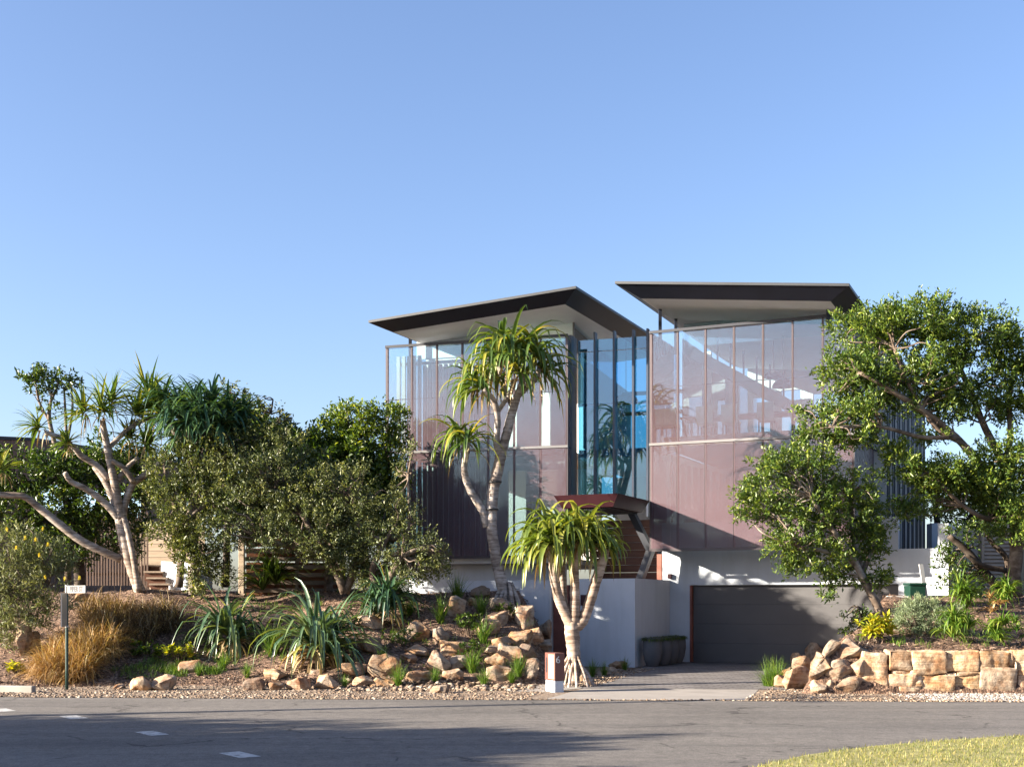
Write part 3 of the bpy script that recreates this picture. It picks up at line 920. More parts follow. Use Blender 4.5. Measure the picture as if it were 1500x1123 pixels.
# side return of the right pavilion: mesh near the corner, then vertical fins, then glass
def side_frame(a, b, z): return FR(RA1, RB, 0) + vR * a + uR * b + Vector((0, 0, z))
xs = [0.0, 0.9, 1.8, 2.7, 3.6]
for a0, a1 in zip(xs, xs[1:]):
    for z0, z1 in ((ZB, ZMR), (ZMR, ZTR)):
        link('mesh_panel', panel_mesh(side_frame, a0 + .012, a1 - .012, z0 + .02, z1 - .02, 0.03), M['perf'], house)
for a in xs[1:]:
    mb = MB(); mb.box(side_frame, a - .02, a + .02, -.09, .02, ZB, ZTR); mb.build('mullion', M['mullion'], house)
mb = MB(); mb.box(side_frame, 0.05, 17.9, .04, .10, ZMR - .05, ZMR + .05); mb.build('rail', M['dark_metal'], house)
mb = MB(); mb.box(side_frame, 0.05, 17.9, .04, .10, ZB - .05, ZB + .05); mb.build('rail', M['dark_metal'], house)
a = 4.0; i = 0
while a < 15.0:
    mb = MB(); mb.box(side_frame, a, a + 0.055, -.02, .34, ZB, ZTR - .3)
    mb.build('fin', M['fin'] if i % 3 else M['white_paint'], house)
    a += 0.42; i += 1
mb = MB(); mb.box(side_frame, 3.7, 17.9, -.10, -.06, ZB, ZTR - .2); mb.build('glass_pane', M['side_glass'], house)
# left side wall, kept back from the corner
mb = MB(); mb.box(FR, RA0 + .12, RA0 + .3, .32, 14, 3.1, 6.28); mb.build('wall', M['interior'], house)
mb = MB(); mb.box(FR, RA0 + .12, RA0 + .15, 1.3, 12, 6.65, 10.0); mb.build('glass_pane', M['glass'], house)
for b in (4.0, 7.0): 
    mb = MB(); mb.box(FR, RA0 + .08, RA0 + .3, b, b + .12, 6.62, 10.1); mb.build('post', M['interior'], house)
mb = MB(); mb.box(FR, RA0 + .02, RA0 + .06, RB + .14, 1.28, ZB, ZTR - .03); mb.build('glass_pane', M['glass'], house)

# floors, ceilings and back walls that show through the screens
mb = MB()
mb.box(FR, RA0 + .32, RA1 - .12, RB + .2, 14, 6.3, 6.6)
mb.build('floor_slab', M['floor_board'], house)
mb = MB(); mb.box(FR, RA0 + .35, RA1 - .05, .32, 14, 3.08, 3.26); mb.build('floor_slab', M['interior'], house)
# right back wall with window openings
def holed_wall(name, fr, a0, a1, b, t, z0, z1, holes, mat):
    """wall in pieces round rectangular openings (sorted, not overlapping in a)"""
    mb = MB(); x = a0
    for h0, h1, y0, y1 in holes:
        if h0 > x: mb.box(fr, x, h0, b, b + t, z0, z1)
        if y0 > z0: mb.box(fr, h0, h1, b, b + t, z0, y0)
        if y1 < z1: mb.box(fr, h0, h1, b, b + t, y1, z1)
        x = h1
    if x < a1: mb.box(fr, x, a1, b, b + t, z0, z1)
    return mb.build(name, mat, house)
holed_wall('wall', FR, RA0 + .32, RA1 - .12, 9.0, .2, 6.62, 10.6, [(-0.3, .35, 6.9, 9.3), (0.75, 1.45, 6.8, 9.5), (1.9, 4.5, 7.2, 9.3)], M['interior'])
mb = MB(); mb.box(FR, RA0 + .32, RA1 - .12, 4.5, 4.7, 3.3, 6.28); mb.build('wall', M['interior'], house)
# stair with balusters crossing behind the screen
mb = MB()
p0 = FR(-0.45, 2.0, 9.6); p1 = FR(2.5, 2.0, 7.8)
mb.bar(p0, p1, 0.9, 0.34); mb.build('stair_stringer', M['batten'], house)
for i in range(7):
    q = p0.lerp(p1, 0.1 + i * .14)
    mb = MB(); mb.bar(q + Vector((0, 0, .1)), q + Vector((0, 0, 0.95)), .05); mb.build('baluster', M['dark_metal'], house)
# lower storey: blind of pale vertical slats
for i in range(12):
    a = -0.62 + i * 0.19
    mb = MB(); mb.box(FR, a, a + .075, -.55, -.50, 4.55 + .0, 6.1 - .055 * i)
    mb.build('batten', M['white_paint'], house)
mb = MB(); mb.bar(FR(-0.7, -.6, 6.12), FR(1.75, -.6, 5.45), .05, .14); mb.build('handrail', M['white_paint'], house)
for a in (-.55, 1.95):
    mb = MB(); mb.box(FR, a, a + .09, -.7, -.61, 3.3, 6.2); mb.build('post', M['white_paint'], house)

# left pavilion interior
mb = MB(); mb.box(FL, -5.3, -.2, .45, 8, 6.36, 6.56); mb.build('floor_slab', M['floor_board'], house)
mb = MB(); mb.box(FL, -5.6, -.1, .2, 8, 3.0, 3.17); mb.build('floor_slab', M['interior'], house)
holed_wall('wall', FL, -2.7, -.1, .75, .12, 6.6, 9.85, [(-2.1, -1.8, 6.62, 9.2), (-1.1, -.72, 6.62, 9.2)], M['interior'])
holed_wall('wall', FL, -2.7, -.1, .75, .12, 3.2, 6.35, [(-2.1, -1.5, 3.22, 5.9), (-1.1, -.5, 3.22, 5.9)], M['interior'])
mb = MB(); mb.box(FL, -4.7, -.1, 5, 5.2, 3.2, 10.2); mb.build('wall', M['interior'], house)
for i in range(17):
    a = -5.7 + i * .178
    mb = MB(); mb.box(FL, a, a + .11, .42, .50, 3.25, 6.3); 
    mb.box(FL, a, a + .11, .42, .50, 6.62, 9.30 if i > 4 else 9.62)
    mb.build('batten', M['batten'], house)
mb = MB(); mb.box(FL, -5.75, -2.65, .51, .58, 9.34, 9.44); mb.build('batten_rail', M['batten'], house)
mb = MB(); mb.box(FL, -4.9, -2.75, .95, 1.05, 3.2, 9.6); mb.build('wall', M['interior'], house)
# clerestory above the left screen
mb = MB(); mb.box(FL, -5.2, -2.6, .9, 1.05, 9.6, 10.6); mb.build('wall', M['white_wall'], house)
mb = MB(); mb.box(FL, -2.58, -.06, .95, .98, 9.6, 10.8); mb.build('glass_pane', M['glass'], house)
mb = MB(); mb.box(FL, -.05, .0, .92, 1.0, 9.6, 10.82); mb.build('post', M['rail'], house)
mb = MB(); mb.box(FL, -.04, -.01, 1.02, 8, 9.6, 10.8); mb.build('glass_pane', M['glass'], house)
# right pavilion clerestory
mb = MB(); mb.box(FR, RA0 + .5, RA1 - .15, .2, .23, 9.5, 10.2); mb.build('glass_pane', M['glass'], house)

def roof(corners, back, inset, drop, name='roof'):
    fl, fr_, = corners
    br = fr_ + back; bl = fl + back
    top = [fl, fr_, br, bl]
    uf = (fr_ - fl).normalized(); vb = back.normalized()
    rim = [p - Vector((0, 0, .05)) for p in top]
    inn = [fl + uf * inset + vb * inset, fr_ - uf * inset + vb * inset, br - uf * inset - vb * inset, bl + uf * inset - vb * inset]
    inn = [p - Vector((0, 0, drop)) for p in inn]
    mb = MB()
    mb.add(rim + inn, [(i, (i + 1) % 4, 4 + (i + 1) % 4, 4 + i) for i in range(4)])
    r = mb.build(name, M['dark_metal'], house)
    mb = MB(); up = Vector((0, 0, .018))
    mb.add(inn, [(0, 1, 2, 3)]); mb.build('soffit', M['soffit'], r)
    mb = MB()
    out = [top[0] - uf * .02 - vb * .02, top[1] + uf * .02 - vb * .02, top[2] + uf * .02 + vb * .02, top[3] - uf * .02 + vb * .02]
    mb.hexa([p - Vector((0, 0, .055)) for p in out] + [p + up for p in out]); mb.build('capping', M['capping'], r)
    return r
roof((P(541, 470, 37.5), P(843, 420, 35.2)), vR * 9.5, 0.52, 0.31)
roof((P(902, 413, 34.5), P(1243, 416, 31.8)), vR * 12.5, 0.56, 0.33)
# thin struts carrying the roofs
for px, d, z1 in ((967, 36.0, 10.6), (990, 37.2, 10.6), (1213, 33.6, 10.0)):
    b = P(px, 480, d); mb = MB(); mb.bar((b.x, b.y, 9.3), (b.x, b.y, z1), .09); mb.build('strut', M['dark_metal'], house)
b = P(601, 500, 39.2); mb = MB(); mb.bar((b.x, b.y, 9.3), (b.x, b.y, 10.25), .10); mb.build('strut', M['dark_metal'], house)

# link between the pavilions
L0 = Vector((2.04, 38.2, 0)); L1 = Vector((4.23, 37.5, 0))
uK = (L1 - L0).normalized(); vK = Vector((-uK.y, uK.x, 0)); LK = (L1 - L0).length
def FK(a, b, z): return L0 + uK * a + vK * b + Vector((0, 0, z))
fx = []
for px in (873, 901, 929, 950):
    r = (px - 750) / F; fx.append((r * L0.y - L0.x) / (uK.x - r * uK.y))
edges = [0.0] + fx
for a0, a1 in zip(edges, edges[1:]):
    for z0, z1 in ((4.75, 7.9), (7.93, 9.55), (9.57, 9.93)):
        mb = MB(); mb.box(FK, a0 + .02, a1 - .02, 0, .02, z0, z1); mb.build('glass_pane', M['link_glass'], house)
for i, a in enumerate(fx):
    mb = MB(); mb.box(FK, a - .03, a + .03, -.2, .05, 4.4, 10.12); mb.build('fin', M['fin'], house)
mb = MB(); mb.box(FK, -.26, -.05, -.55, .1, 3.2, 10.0); mb.build('fin', M['fin'], house)
mb = MB(); mb.box(FK, 0, LK, .03, .08, 7.87, 7.96); mb.build('transom', M['side_glass'], house)
mb = MB(); mb.box(FK, 0, LK + .3, .2, 9, 6.3, 6.55); mb.build('floor_slab', M['interior'], house)
mb = MB(); mb.box(FK, -.3, LK + .2, 6.5, 6.7, 3, 6.3); mb.build('wall', M['interior'], house)
mb = MB(); mb.box(FK, 0.1, .3, .3, 6.4, 6.6, 9.3); mb.build('wall', M['interior'], house)
for z in (9.0, 8.3): 
    mb = MB(); mb.box(FK, 0.3, LK + .4, 5.0, 5.12, z, z + .12); mb.build('transom', M['rail'], house)
# right side screens of left box: narrow return of mesh
def FLs(a, b, z): return OL_ + vL * a - uL * b + Vector((0, 0, z))
for z0, z1 in ((3.2, ZM), (ZM, ZT)):
    link('mesh_panel', panel_mesh(FLs, .03, 0.55, z0 + .02, z1 - .02, 0.0), M['perf'], house)

# canopy over the entry
cf = Vector((2.87, 33.3, 0))
def FC(a, b, z): return cf + uR * a + vR * b + Vector((0, 0, z))
mb = MB()
t = [FC(-1.88, 0, 4.76), FC(0, 0, 4.76), FC(0, 2.75, 4.76), FC(-1.88, 2.75, 4.76)]
bt = [FC(-1.72, .22, 4.42), FC(-.22, .22, 4.42), FC(-.22, 2.75, 4.42), FC(-1.72, 2.75, 4.42)]
mb.hexa(bt + t)
cn = mb.build('canopy', M['maroon'], house)
mb = MB(); mb.box(FC, -1.6, -.35, .4, 2.7, 4.385, 4.412); mb.build('canopy_soffit', M['grey_steel'], cn)
# entry: timber boards, folded steel blade, dark side wall
for i in range(14):
    mb = MB(); z = 1.1 + i * .235
    mb.box(FC, -2.6, .75, 5.1 + .03 * (i % 2), 5.25, z, z + .222); mb.build('stair_board', M['stair_board'], house)
zz = [P(917, 748, 36.4), P(946, 806, 36.4), P(930, 850, 36.4), P(930, 900, 36.4)]
mb = MB()
w = uR * 0.2
for p, q in zip(zz, zz[1:]):
    mb.hexa([q, q + w, q + w + vR * .3, q + vR * .3, p, p + w, p + w + vR * .3, p + vR * .3])
mb.build('folded_blade', M['grey_steel'], house)
mb = MB(); mb.box(FR, -1.35, -1.12, .9, 3.4, 0.0, 4.46); mb.build('wall', M['grey_steel'], house)
# base walls
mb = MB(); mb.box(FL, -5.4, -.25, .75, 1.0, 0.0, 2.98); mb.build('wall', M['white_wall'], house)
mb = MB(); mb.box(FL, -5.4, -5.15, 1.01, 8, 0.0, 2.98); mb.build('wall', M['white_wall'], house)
# garage wall round the door
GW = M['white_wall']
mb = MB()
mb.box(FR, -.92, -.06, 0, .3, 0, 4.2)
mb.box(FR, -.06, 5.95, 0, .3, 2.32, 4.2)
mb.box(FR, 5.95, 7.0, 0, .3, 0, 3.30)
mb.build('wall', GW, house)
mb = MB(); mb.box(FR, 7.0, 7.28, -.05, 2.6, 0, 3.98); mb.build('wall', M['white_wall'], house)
mb = MB(); mb.box(FR, 7.285, 7.32, 0.0, 7.0, 0, 3.9); mb.build('wall', M['cream_wall'], house)  # cream colour stands in for warm bounced shade on this side of the wall
mb = MB(); mb.box(FR, -1.08, -.93, -.02, .25, 0, 3.26); mb.build('corten_post', M['corten'], house)
mb = MB(); mb.box(FR, -.055, 0.0, -.012, .25, 0, 2.31); mb.build('door_jamb', M['corten'], house)
gd = empty('garage_door', (0, 0, 0)); gd.parent = house; gd.matrix_parent_inverse = Matrix.Translation(-OR_)
for i in range(4):
    mb = MB(); mb.box(FR, 0.005, 5.94, .16, .21, 0.02 + i * .575, 0.592 + i * .575); mb.build('door_panel', M['garage'], gd, bevel=.003)
mb = MB(); mb.box(FR, -.05, 5.98, .23, .28, 0, 2.31); mb.build('door_backing', M['dark_metal'], house)  # unseen sheet added to stop light showing through the panel gaps
mb = MB(); mb.box(FR, -.72, -.60, -.11, -.003, 2.52, 2.66); tag(mb.build('wall_light', M['maroon'], None, bevel=.01), 'small square maroon wall light beside the garage door', 'wall light')

# dining furniture on the upper floor, seen through the screen
def make_chair(a, b):
    base = FR(a, b, 6.6)
    t = empty('dining_chair', tuple(base))
    def f(x, y, z): return base + uR * x + vR * y + Vector((0, 0, z))
    mb = MB(); mb.box(f, -.23, .23, -.22, .22, .42, .50); mb.build('seat', M['furn'], t)
    mb = MB(); mb.box(f, -.24, .24, -.27, -.21, .46, .95); mb.build('backrest', M['furn'], t)
    for sx in (-.2, .2):
        for sy in (-.19, .19):
            mb = MB(); mb.box(f, sx - .02, sx + .02, sy - .02, sy + .02, 0, .41); mb.build('leg', M['furn_dark'], t)
    return t
clab = ['pale dining chair behind the screen, leftmost of the row upstairs', 'pale dining chair second from the left behind the upper screen',
        'pale dining chair in the middle of the row behind the upper screen', 'pale dining chair second from the right behind the upper screen', 'pale dining chair behind the screen, rightmost of the row upstairs']
for i, a in enumerate((-.55, .55, 1.3, 2.35, 3.3)):
    tag(make_chair(a, -.35), clab[i], 'chair', 'dining chairs behind the upper screen')
t = empty('dining_table', tuple(FR(1.4, .5, 6.6)), 'long dark dining table behind the row of pale chairs', 'table')
mb = MB(); mb.box(FR, -.4, 3.3, .1, 1.0, 7.32, 7.37); mb.build('tabletop', M['furn_dark'], t)
for a in (-.3, 3.15):
    for b in (.18, .88):
        mb = MB(); mb.box(FR, a, a + .07, b, b + .07, 6.605, 7.31); mb.build('leg', M['furn_dark'], t)

def pendant(c, r, top, lab):
    t = empty('pendant_lamp', tuple(c), lab, 'pendant lamp', 'dome pendant lamps inside the house')
    mb = MB(); n = 20; m = 6
    vs = []
    for j in range(m + 1):
        th = math.pi / 2 * j / m
        for k in range(n):
            ph = 2 * math.pi * k / n
            vs.append(c + Vector((r * math.cos(th) * math.cos(ph), r * math.cos(th) * math.sin(ph), r * .75 * math.sin(th))) if j < m else c + Vector((.01 * math.cos(ph), .01 * math.sin(ph), r * .75)))
    mb.add(vs, [(j * n + k, j * n + (k + 1) % n, (j + 1) * n + (k + 1) % n, (j + 1) * n + k) for j in range(m) for k in range(n)])
    mb.build('lamp_shade', M['lamp_shade'], t, True)
    mb = MB(); mb.bar(c + Vector((0, 0, r * .74)), Vector((c.x, c.y, top)), .02); mb.build('cord', M['black'], t)
pendant(P(1133, 553, 39.0), .30, 10.6, 'left dome pendant lamp behind the right pavilion screen')
pendant(P(1147, 567, 38.0), .34, 10.3, 'right dome pendant lamp, lower one, behind the right pavilion screen')
pendant(P(917, 590, 41.0), .42, 10.9, 'wide dome pendant lamp behind the blue glazing between the pavilions')

# ------------------------------------------------------------------ garden wall with gate
gw = empty('garden_wall', tuple(OW_), 'white rendered garden wall with rust steel gate beside the driveway', 'wall')
gw['kind'] = 'thing'
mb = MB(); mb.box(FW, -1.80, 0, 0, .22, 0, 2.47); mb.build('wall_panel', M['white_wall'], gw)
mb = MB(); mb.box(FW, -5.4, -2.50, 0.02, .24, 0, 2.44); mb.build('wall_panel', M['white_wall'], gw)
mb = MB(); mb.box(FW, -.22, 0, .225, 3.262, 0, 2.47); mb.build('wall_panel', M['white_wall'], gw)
g = MB(); g.box(FW, -2.49, -1.98, .10, .15, 0.1, 2.3); gate = g.build('gate', M['corten'], gw)
g = MB(); g.box(FW, -1.97, -1.805, -.03, .12, 0.1, 2.3); g.build('gate_post', M['maroon'], gw)
g = MB(); g.box(FW, -2.56, -2.495, -.02, .2, 0.0, 2.46); g.build('post', M['white_paint'], gw)
g = MB(); g.box(FW, -1.60, -1.42, -.05, -.003, 1.72, 2.02); tag(g.build('intercom_box', M['maroon'], None, bevel=.01), 'small maroon intercom box on the white garden wall', 'intercom')

# planters in front of the garage wall
pl = [(955.5, 977, 34.3), (970, 976, 34.95), (981, 974.5, 35.6), (991, 973.5, 36.2)]
plab = ['tall grey planter pot, nearest of the four by the garage', 'tall grey planter pot, second from the front by the garage',
        'tall grey planter pot, third from the front by the garage', 'tall grey planter pot, farthest of the four, closest to the garage door']
rng = np.random.default_rng(11)
pot0 = None
prof = [(0, .14), (.02, .165), (.2, .235), (.45, .275), (.66, .27), (.78, .25), (.80, .25), (.80, .225), (.70, .22)]
for i, (px, py, d) in enumerate(pl):
    loc = Vector((PX(px, d), d, 0.02))
    t = empty('planter', tuple(loc), plab[i], 'planter', 'tall grey planters beside the garage')
    if pot0 is None:
        mb = MB(); n = 28
        vs = [Vector((r * math.cos(2 * math.pi * k / n), r * math.sin(2 * math.pi * k / n), z)) + loc for z, r in prof for k in range(n)]
        mb.add(vs, [(j * n + k, j * n + (k + 1) % n, (j + 1) * n + (k + 1) % n, (j + 1) * n + k) for j in range(len(prof) - 1) for k in range(n)] + [tuple((len(prof) - 1) * n + k for k in range(n))])
        pot0 = mb.build('pot', M['pot'], t, True)
        A = Acc()
        N = 900
        an = rng.random(N) * 6.283; rr = .23 * np.sqrt(rng.random(N))
        base = np.stack([np.cos(an) * rr, np.sin(an) * rr, np.full(N, .76)], 1) + np.array(loc)
        dr = np.stack([np.cos(an) * 1.0, np.sin(an), .5 + .6 * rng.random(N)], 1) + rng.normal(size=(N, 3)) * .3
        A.add(*blade_arrays(rng, base, dr, 1.0 * (.08 + .12 * rng.random(N)), .018, 2.8, 4, .1))
        fol0 = A.build('trailing_foliage', M['dark_leaf'], t)
        loc0 = loc
    else:
        for src in (pot0, fol0):
            c = src.copy(); COL.objects.link(c); c.parent = t
            c.matrix_parent_inverse = Matrix.Translation(-loc0)
            if src is fol0:
                c.matrix_parent_inverse = Matrix.Rotation(i * 1.7, 4, 'Z') @ Matrix.Translation(-loc0)

# ------------------------------------------------------------------ letterbox, street sign, kerb
def text_mesh(name, body, size, mat, mtx, parent, extrude=.003, sx=1.0, bold=0.0):
    cu = bpy.data.curves.new(name, 'FONT'); cu.body = body; cu.size = size; cu.extrude = extrude; cu.offset = bold
    cu.align_x = 'CENTER'; cu.align_y = 'CENTER'
    o = bpy.data.objects.new(name, cu); COL.objects.link(o)
    dg = bpy.context.evaluated_depsgraph_get()
    me = bpy.data.meshes.new_from_object(o.evaluated_get(dg))
    bpy.data.objects.remove(o); bpy.data.curves.remove(cu)
    me.transform(Matrix.Diagonal((sx, 1, 1, 1)))
    me.transform(mtx)
    me.materials.clear()
    ob = link(name, me, mat, parent)
    return ob
def frame_mtx(origin, x, nrm):
    x = Vector(x).normalized(); n_ = Vector(nrm).normalized(); y = n_.cross(x)
    m = Matrix.Identity(4)
    for i in range(3): m[i][0] = x[i]; m[i][1] = y[i]; m[i][2] = n_[i]; m[i][3] = origin[i]
    return m

c = P(812.5, 1014.5, F * H / (1014.5 - 880)); c.z = 0.0
lb = empty('letterbox', tuple(c), 'brown steel letterbox numbered 6 on a white block beside the driveway', 'letterbox')
# right face turned towards the road, left face towards the sun
ar = math.radians(-37)
ux = Vector((math.cos(ar), math.sin(ar), 0)) * 1.0
ar2 = math.radians(24); 
er = Vector((math.cos(ar2), math.sin(ar2), 0))       # along right face
el = Vector((-math.sin(ar2) * 1.0, math.cos(ar2), 0))  # along left face (away, leftwards)
wr, wl = 0.225, 0.46
def LBF(a, b, z): return c + er * a + el * b + Vector((0, 0, z))
mb = MB(); mb.box(LBF, .012, wr - .012, .02, wl - .02, 0, .24); mb.build('base', M['white_wall'], lb, bevel=.006)
mb = MB(); mb.box(LBF, 0, wr, 0, wl, .245, .80); body = mb.build('body', M['letterbox_brown'], lb, bevel=.012)
mb = MB(); mb.box(LBF, -.006, -.0005, .015, .29, .275, .77); mb.build('door', M['letterbox_tan'], lb)
mb = MB(); mb.box(LBF, -.006, -.0005, .34, .385, .40, .70); mb.build('paper_slot', M['black'], lb)
text_mesh('number', '6', .20, M['white_paint'], frame_mtx(LBF(.075, -.004, .66), er, -el), lb)

# street sign
sb = P(98, 1010, F * H / 130); sb.z = 0
ss = empty('street_sign', tuple(sb), 'dark green street sign post with white name blade above dry grass', 'street sign')
d = sb.y
ztop = H + (880 - 857) / F * d
mb = MB(); mb.tube([sb, sb + Vector((0, 0, ztop))], [.032, .032], 12); mb.build('post', M['sign_green'], ss, True)
mb = MB(); mb.tube([sb + Vector((0, 0, ztop - .17)), sb + Vector((0, 0, ztop + .01))], [.037, .037], 12); mb.build('bracket', M['pvc'], ss, True)
tb = Vector((math.cos(math.radians(41)), -math.sin(math.radians(41)), 0))   # the blade runs towards the viewer and right
nb = Vector((-tb.y * -1, tb.x * -1, 0)); nb = Vector((tb.y, -tb.x, 0))
if nb.y > 0: nb = -nb
bl = 0.74
def SB(a, b, z): return sb + tb * a + nb * b + Vector((0, 0, z))
zb0 = ztop - .16; zb1 = ztop - .005
mb = MB(); mb.box(SB, .04, bl, -.012, .012, zb0, zb1); blade = mb.build('blade', M['sign_white'], ss)
text_mesh('lettering', 'PIPER ST', .15, M['black'], frame_mtx(SB(.39, .0135, (zb0 + zb1) / 2), tb, nb), ss, .001, .92, .008)
t2 = Vector((math.cos(math.radians(80)), -math.sin(math.radians(80)), 0))
def SB2(a, b, z): return sb + t2 * a + Vector((-t2.y, t2.x, 0)) * b + Vector((0, 0, z))
zl0 = H + (880 - 917) / F * d; zl1 = H + (880 - 868) / F * d
mb = MB(); mb.box(SB2, .04, .62, -.012, .012, zl0, zl1); mb.build('plate', M['pvc'], ss)
mb = MB(); mb.tube([sb + Vector((0, 0, zl0 - .02)), sb + Vector((0, 0, zl0 + .02))], [.04, .04], 12); mb.build('clamp', M['pvc'], ss, True)

mb = MB(); k0 = P(-60, 1012, 25.0); k1 = P(50, 1012, 24.6)
mb.bar((k0.x, k0.y, .07), (k1.x, k1.y, .07), .14, .15); tag(mb.build('kerb_stone', M['concrete'], None, bevel=.02), 'short pale concrete kerb at the left end of the gravel verge', 'kerb')

# ------------------------------------------------------------------ fences, steps and walls of the garden
# horizontal slat screen
def post_at(px, d, w, z0, z1, mat, parent, name='post'):
    x = PX(px, d); mb = MB(); mb.box(WX, x - w / 2, x + w / 2, d - w / 2, d + w / 2, z0, z1); return mb.build(name, mat, parent, bevel=.008)
d = 33.2
sf = empty('slat_fence', tuple(P(354, 880, d)), 'weathered timber slat fence with a pale end post under the shrub', 'fence')
post_at(354, d, .15, 1.6, 3.72, M['timber_pale'], sf)
x0 = PX(359, d); x1 = PX(505, d + .5)
def FS(a, b, z): return Vector((x0 + a, d + a * .17 + b, z))
for i in range(9):
    z = 1.86 + i * .212
    mb = MB(); mb.box(FS, 0.0, x1 - x0, .0, .04, z, z + .115); mb.build('slat', M['timber'], sf)
for i in range(5):
    z = 1.8 + i * .38
    mb = MB(); mb.box(FS, 0.0, x1 - x0, .16, .2, z, z + .33); mb.build('backing_board', M['timber_red'], sf)
for a in (1.3, 2.55):
    mb = MB(); mb.box(FS, a, a + .09, .05, .14, 1.6, 3.7); mb.build('upright', M['timber'], sf)

# timber steps
d = 35.0
st = empty('garden_steps', tuple(P(230, 870, d)), 'timber steps with shade-dark risers climbing to the deck beside a white plinth', 'steps')
for i in range(6):
    dd = d + i * .32; zt = H + (880 - (872 - i * 9.0)) / F * (d + i * .32)
    xa = PX(226 - i * 4.0, dd); xb = PX(256 - i * 4.5, dd)
    mb = MB(); mb.box(WX, xa, xb, dd, dd + .36, zt - .05, zt); mb.build('tread', M['timber'], st)
    mb = MB(); mb.box(WX, xa + .02, xb - .02, dd + .06, dd + .09, zt - .30, zt - .052); mb.build('shade_riser', M['stair_board'], st)  # dark boards stand in for the shadow under each tread
xa = PX(200, d + 2); mb = MB(); mb.box(WX, xa, PX(252, d + 2), d + 2.2, d + 2.3, 1.5, 2.9); mb.build('backing', M['timber_dark'], st)
# white sloping plinth
mb = MB()
p = [P(236, 822, 36.6), P(272, 823, 35.8), P(292, 838, 35.0), P(292, 872, 35.0), P(236, 872, 36.6)]
mb.prism(p, (0.25, .5, 0)); tag(mb.build('plinth', M['white_wall']), 'white rendered sloping plinth beside the timber steps', 'plinth')
# pale timber board wall
d = 38.0
bw = empty('board_wall', tuple(P(240, 840, d)), 'pale horizontal timber board wall behind the left shrubs', 'wall'); bw['kind'] = 'thing'
for i in range(8):
    z = 2.6 + i * .20
    mb = MB(); mb.box(WX, PX(203, d), PX(300, d), d, d + .05, z, z + .19); mb.build('board', M['timber_pale'], bw)
# dark batten fence
d = 36.5
bf = empty('batten_fence', tuple(P(165, 840, d)), 'dark vertical batten fence behind the left pandanus trunk', 'fence')
for i in range(24):
    x = PX(118, d) + i * .085
    mb = MB(); mb.box(WX, x, x + .045, d, d + .05, 2.3, 4.5); mb.build('batten', M['timber_dark'], bf)
for z in (2.6, 4.2):
    mb = MB(); mb.box(WX, PX(118, d), PX(118, d) + 2.1, d + .055, d + .1, z, z + .09); mb.build('rail', M['timber_dark'], bf)

# neighbouring house at the far left
nh = empty('neighbour_house', (-20, 48, 0), 'neighbouring house with a dark flat roof edge behind the left shrubs', 'house')
def NF(a, b, z): return P(50, 640, 46) * 0 + Vector((PX(50, 46), 46, 0)) + uR * a + vR * b + Vector((0, 0, z))
zt = H + (880 - 641) / F * 46
nd = Vector((PX(50, 46), 46, 0))
def NW(a, b, z):   # a along the front (left), b to the back right
    return nd + Vector((-.93, -.36, 0)) * a + vR * b + Vector((0, 0, z))
mb = MB(); mb.box(NW, 0, 14, 0, 10, zt - 1.6, zt - .12); r = mb.build('fascia', M['timber_dark'], nh)
mb = MB(); mb.box(NW, -.06, 14, -.06, 10, zt - .115, zt); mb.build('capping', M['capping'], nh)
mb = MB(); mb.box(NW, .5, 13, .5, 9.5, 1, zt - 1.62); mb.build('wall', M['timber_dark'], nh)
mb = MB(); mb.box(NW, .46, .49, 1.0, 6.5, zt - 2.6, zt - 1.63); mb.build('window', M['side_glass'], nh)

# right: bin, leaning board, low wall, louvre fence
d = 33.2
b0 = P(1340, 876, d)
gb = empty('wheelie_bin', (b0.x, b0.y, 1.55), 'dark green wheelie bin standing against the white garage wall', 'bin')
mb = MB(); mb.hexa([Vector((b0.x + sx * .2, b0.y + sy * .22, 1.5)) for sx, sy in ((-1, -1), (1, -1), (1, 1), (-1, 1))] + [Vector((b0.x + sx * .215, b0.y + sy * .26, 2.26)) for sx, sy in ((-1, -1), (1, -1), (1, 1), (-1, 1))])
mb.build('body', M['bin_green'], gb, bevel=.015)
mb = MB(); mb.box(WX, b0.x - .235, b0.x + .235, b0.y - .29, b0.y + .27, 2.265, 2.33); mb.build('lid', M['bin_green'], gb, bevel=.015)
mb = MB(); mb.bar(b0 + Vector((-.2, .3, .30)), b0 + Vector((.2, .3, .30)), .04); mb.build('handle', M['bin_green'], gb)
mb = MB(); q0 = P(1357, 880, 33.0); q1 = P(1349, 826, 33.25)
mb.bar(q0, q1, .12, .03); tag(mb.build('leaning_board', M['white_paint']), 'narrow white board leaning beside the green bin', 'board')
mb = MB(); mb.box(WX, PX(1302, 31.2), PX(1330, 31.2), 31.2, 31.4, 1.4, 1.97); mb.build('cabinet', M['white_paint'])
o = bpy.data.objects['cabinet']; tag(o, 'low white cabinet at the top of the mulch below the bin', 'cabinet')

d = 37.0
lf = empty('louvre_fence', tuple(P(1470, 860, d)), 'beige louvred fence panel with posts behind the right tree', 'fence')
x0 = PX(1440, d); x1 = PX(1481, d)
for i in range(17):
    z = 2.2 + i * .115
    mb = MB(); mb.hexa([Vector((x0, d, z)), Vector((x1, d, z)), Vector((x1, d + .05, z + .085)), Vector((x0, d + .05, z + .085)),
                        Vector((x0, d, z + .012)), Vector((x1, d, z + .012)), Vector((x1, d + .05, z + .097)), Vector((x0, d + .05, z + .097))])
    mb.build('louvre', M['beige_fence'], lf)
mb = MB(); mb.box(WX, x0 - .1, x1 + .1, d + .12, d + .15, 1.5, 4.25); mb.build('backing', M['beige_fence'], lf)
for xx in (x0 - .06, x1 + .02):
    mb = MB(); mb.box(WX, xx, xx + .08, d - .06, d + .1, 1.5, 4.3); mb.build('post', M['beige_fence'], lf)
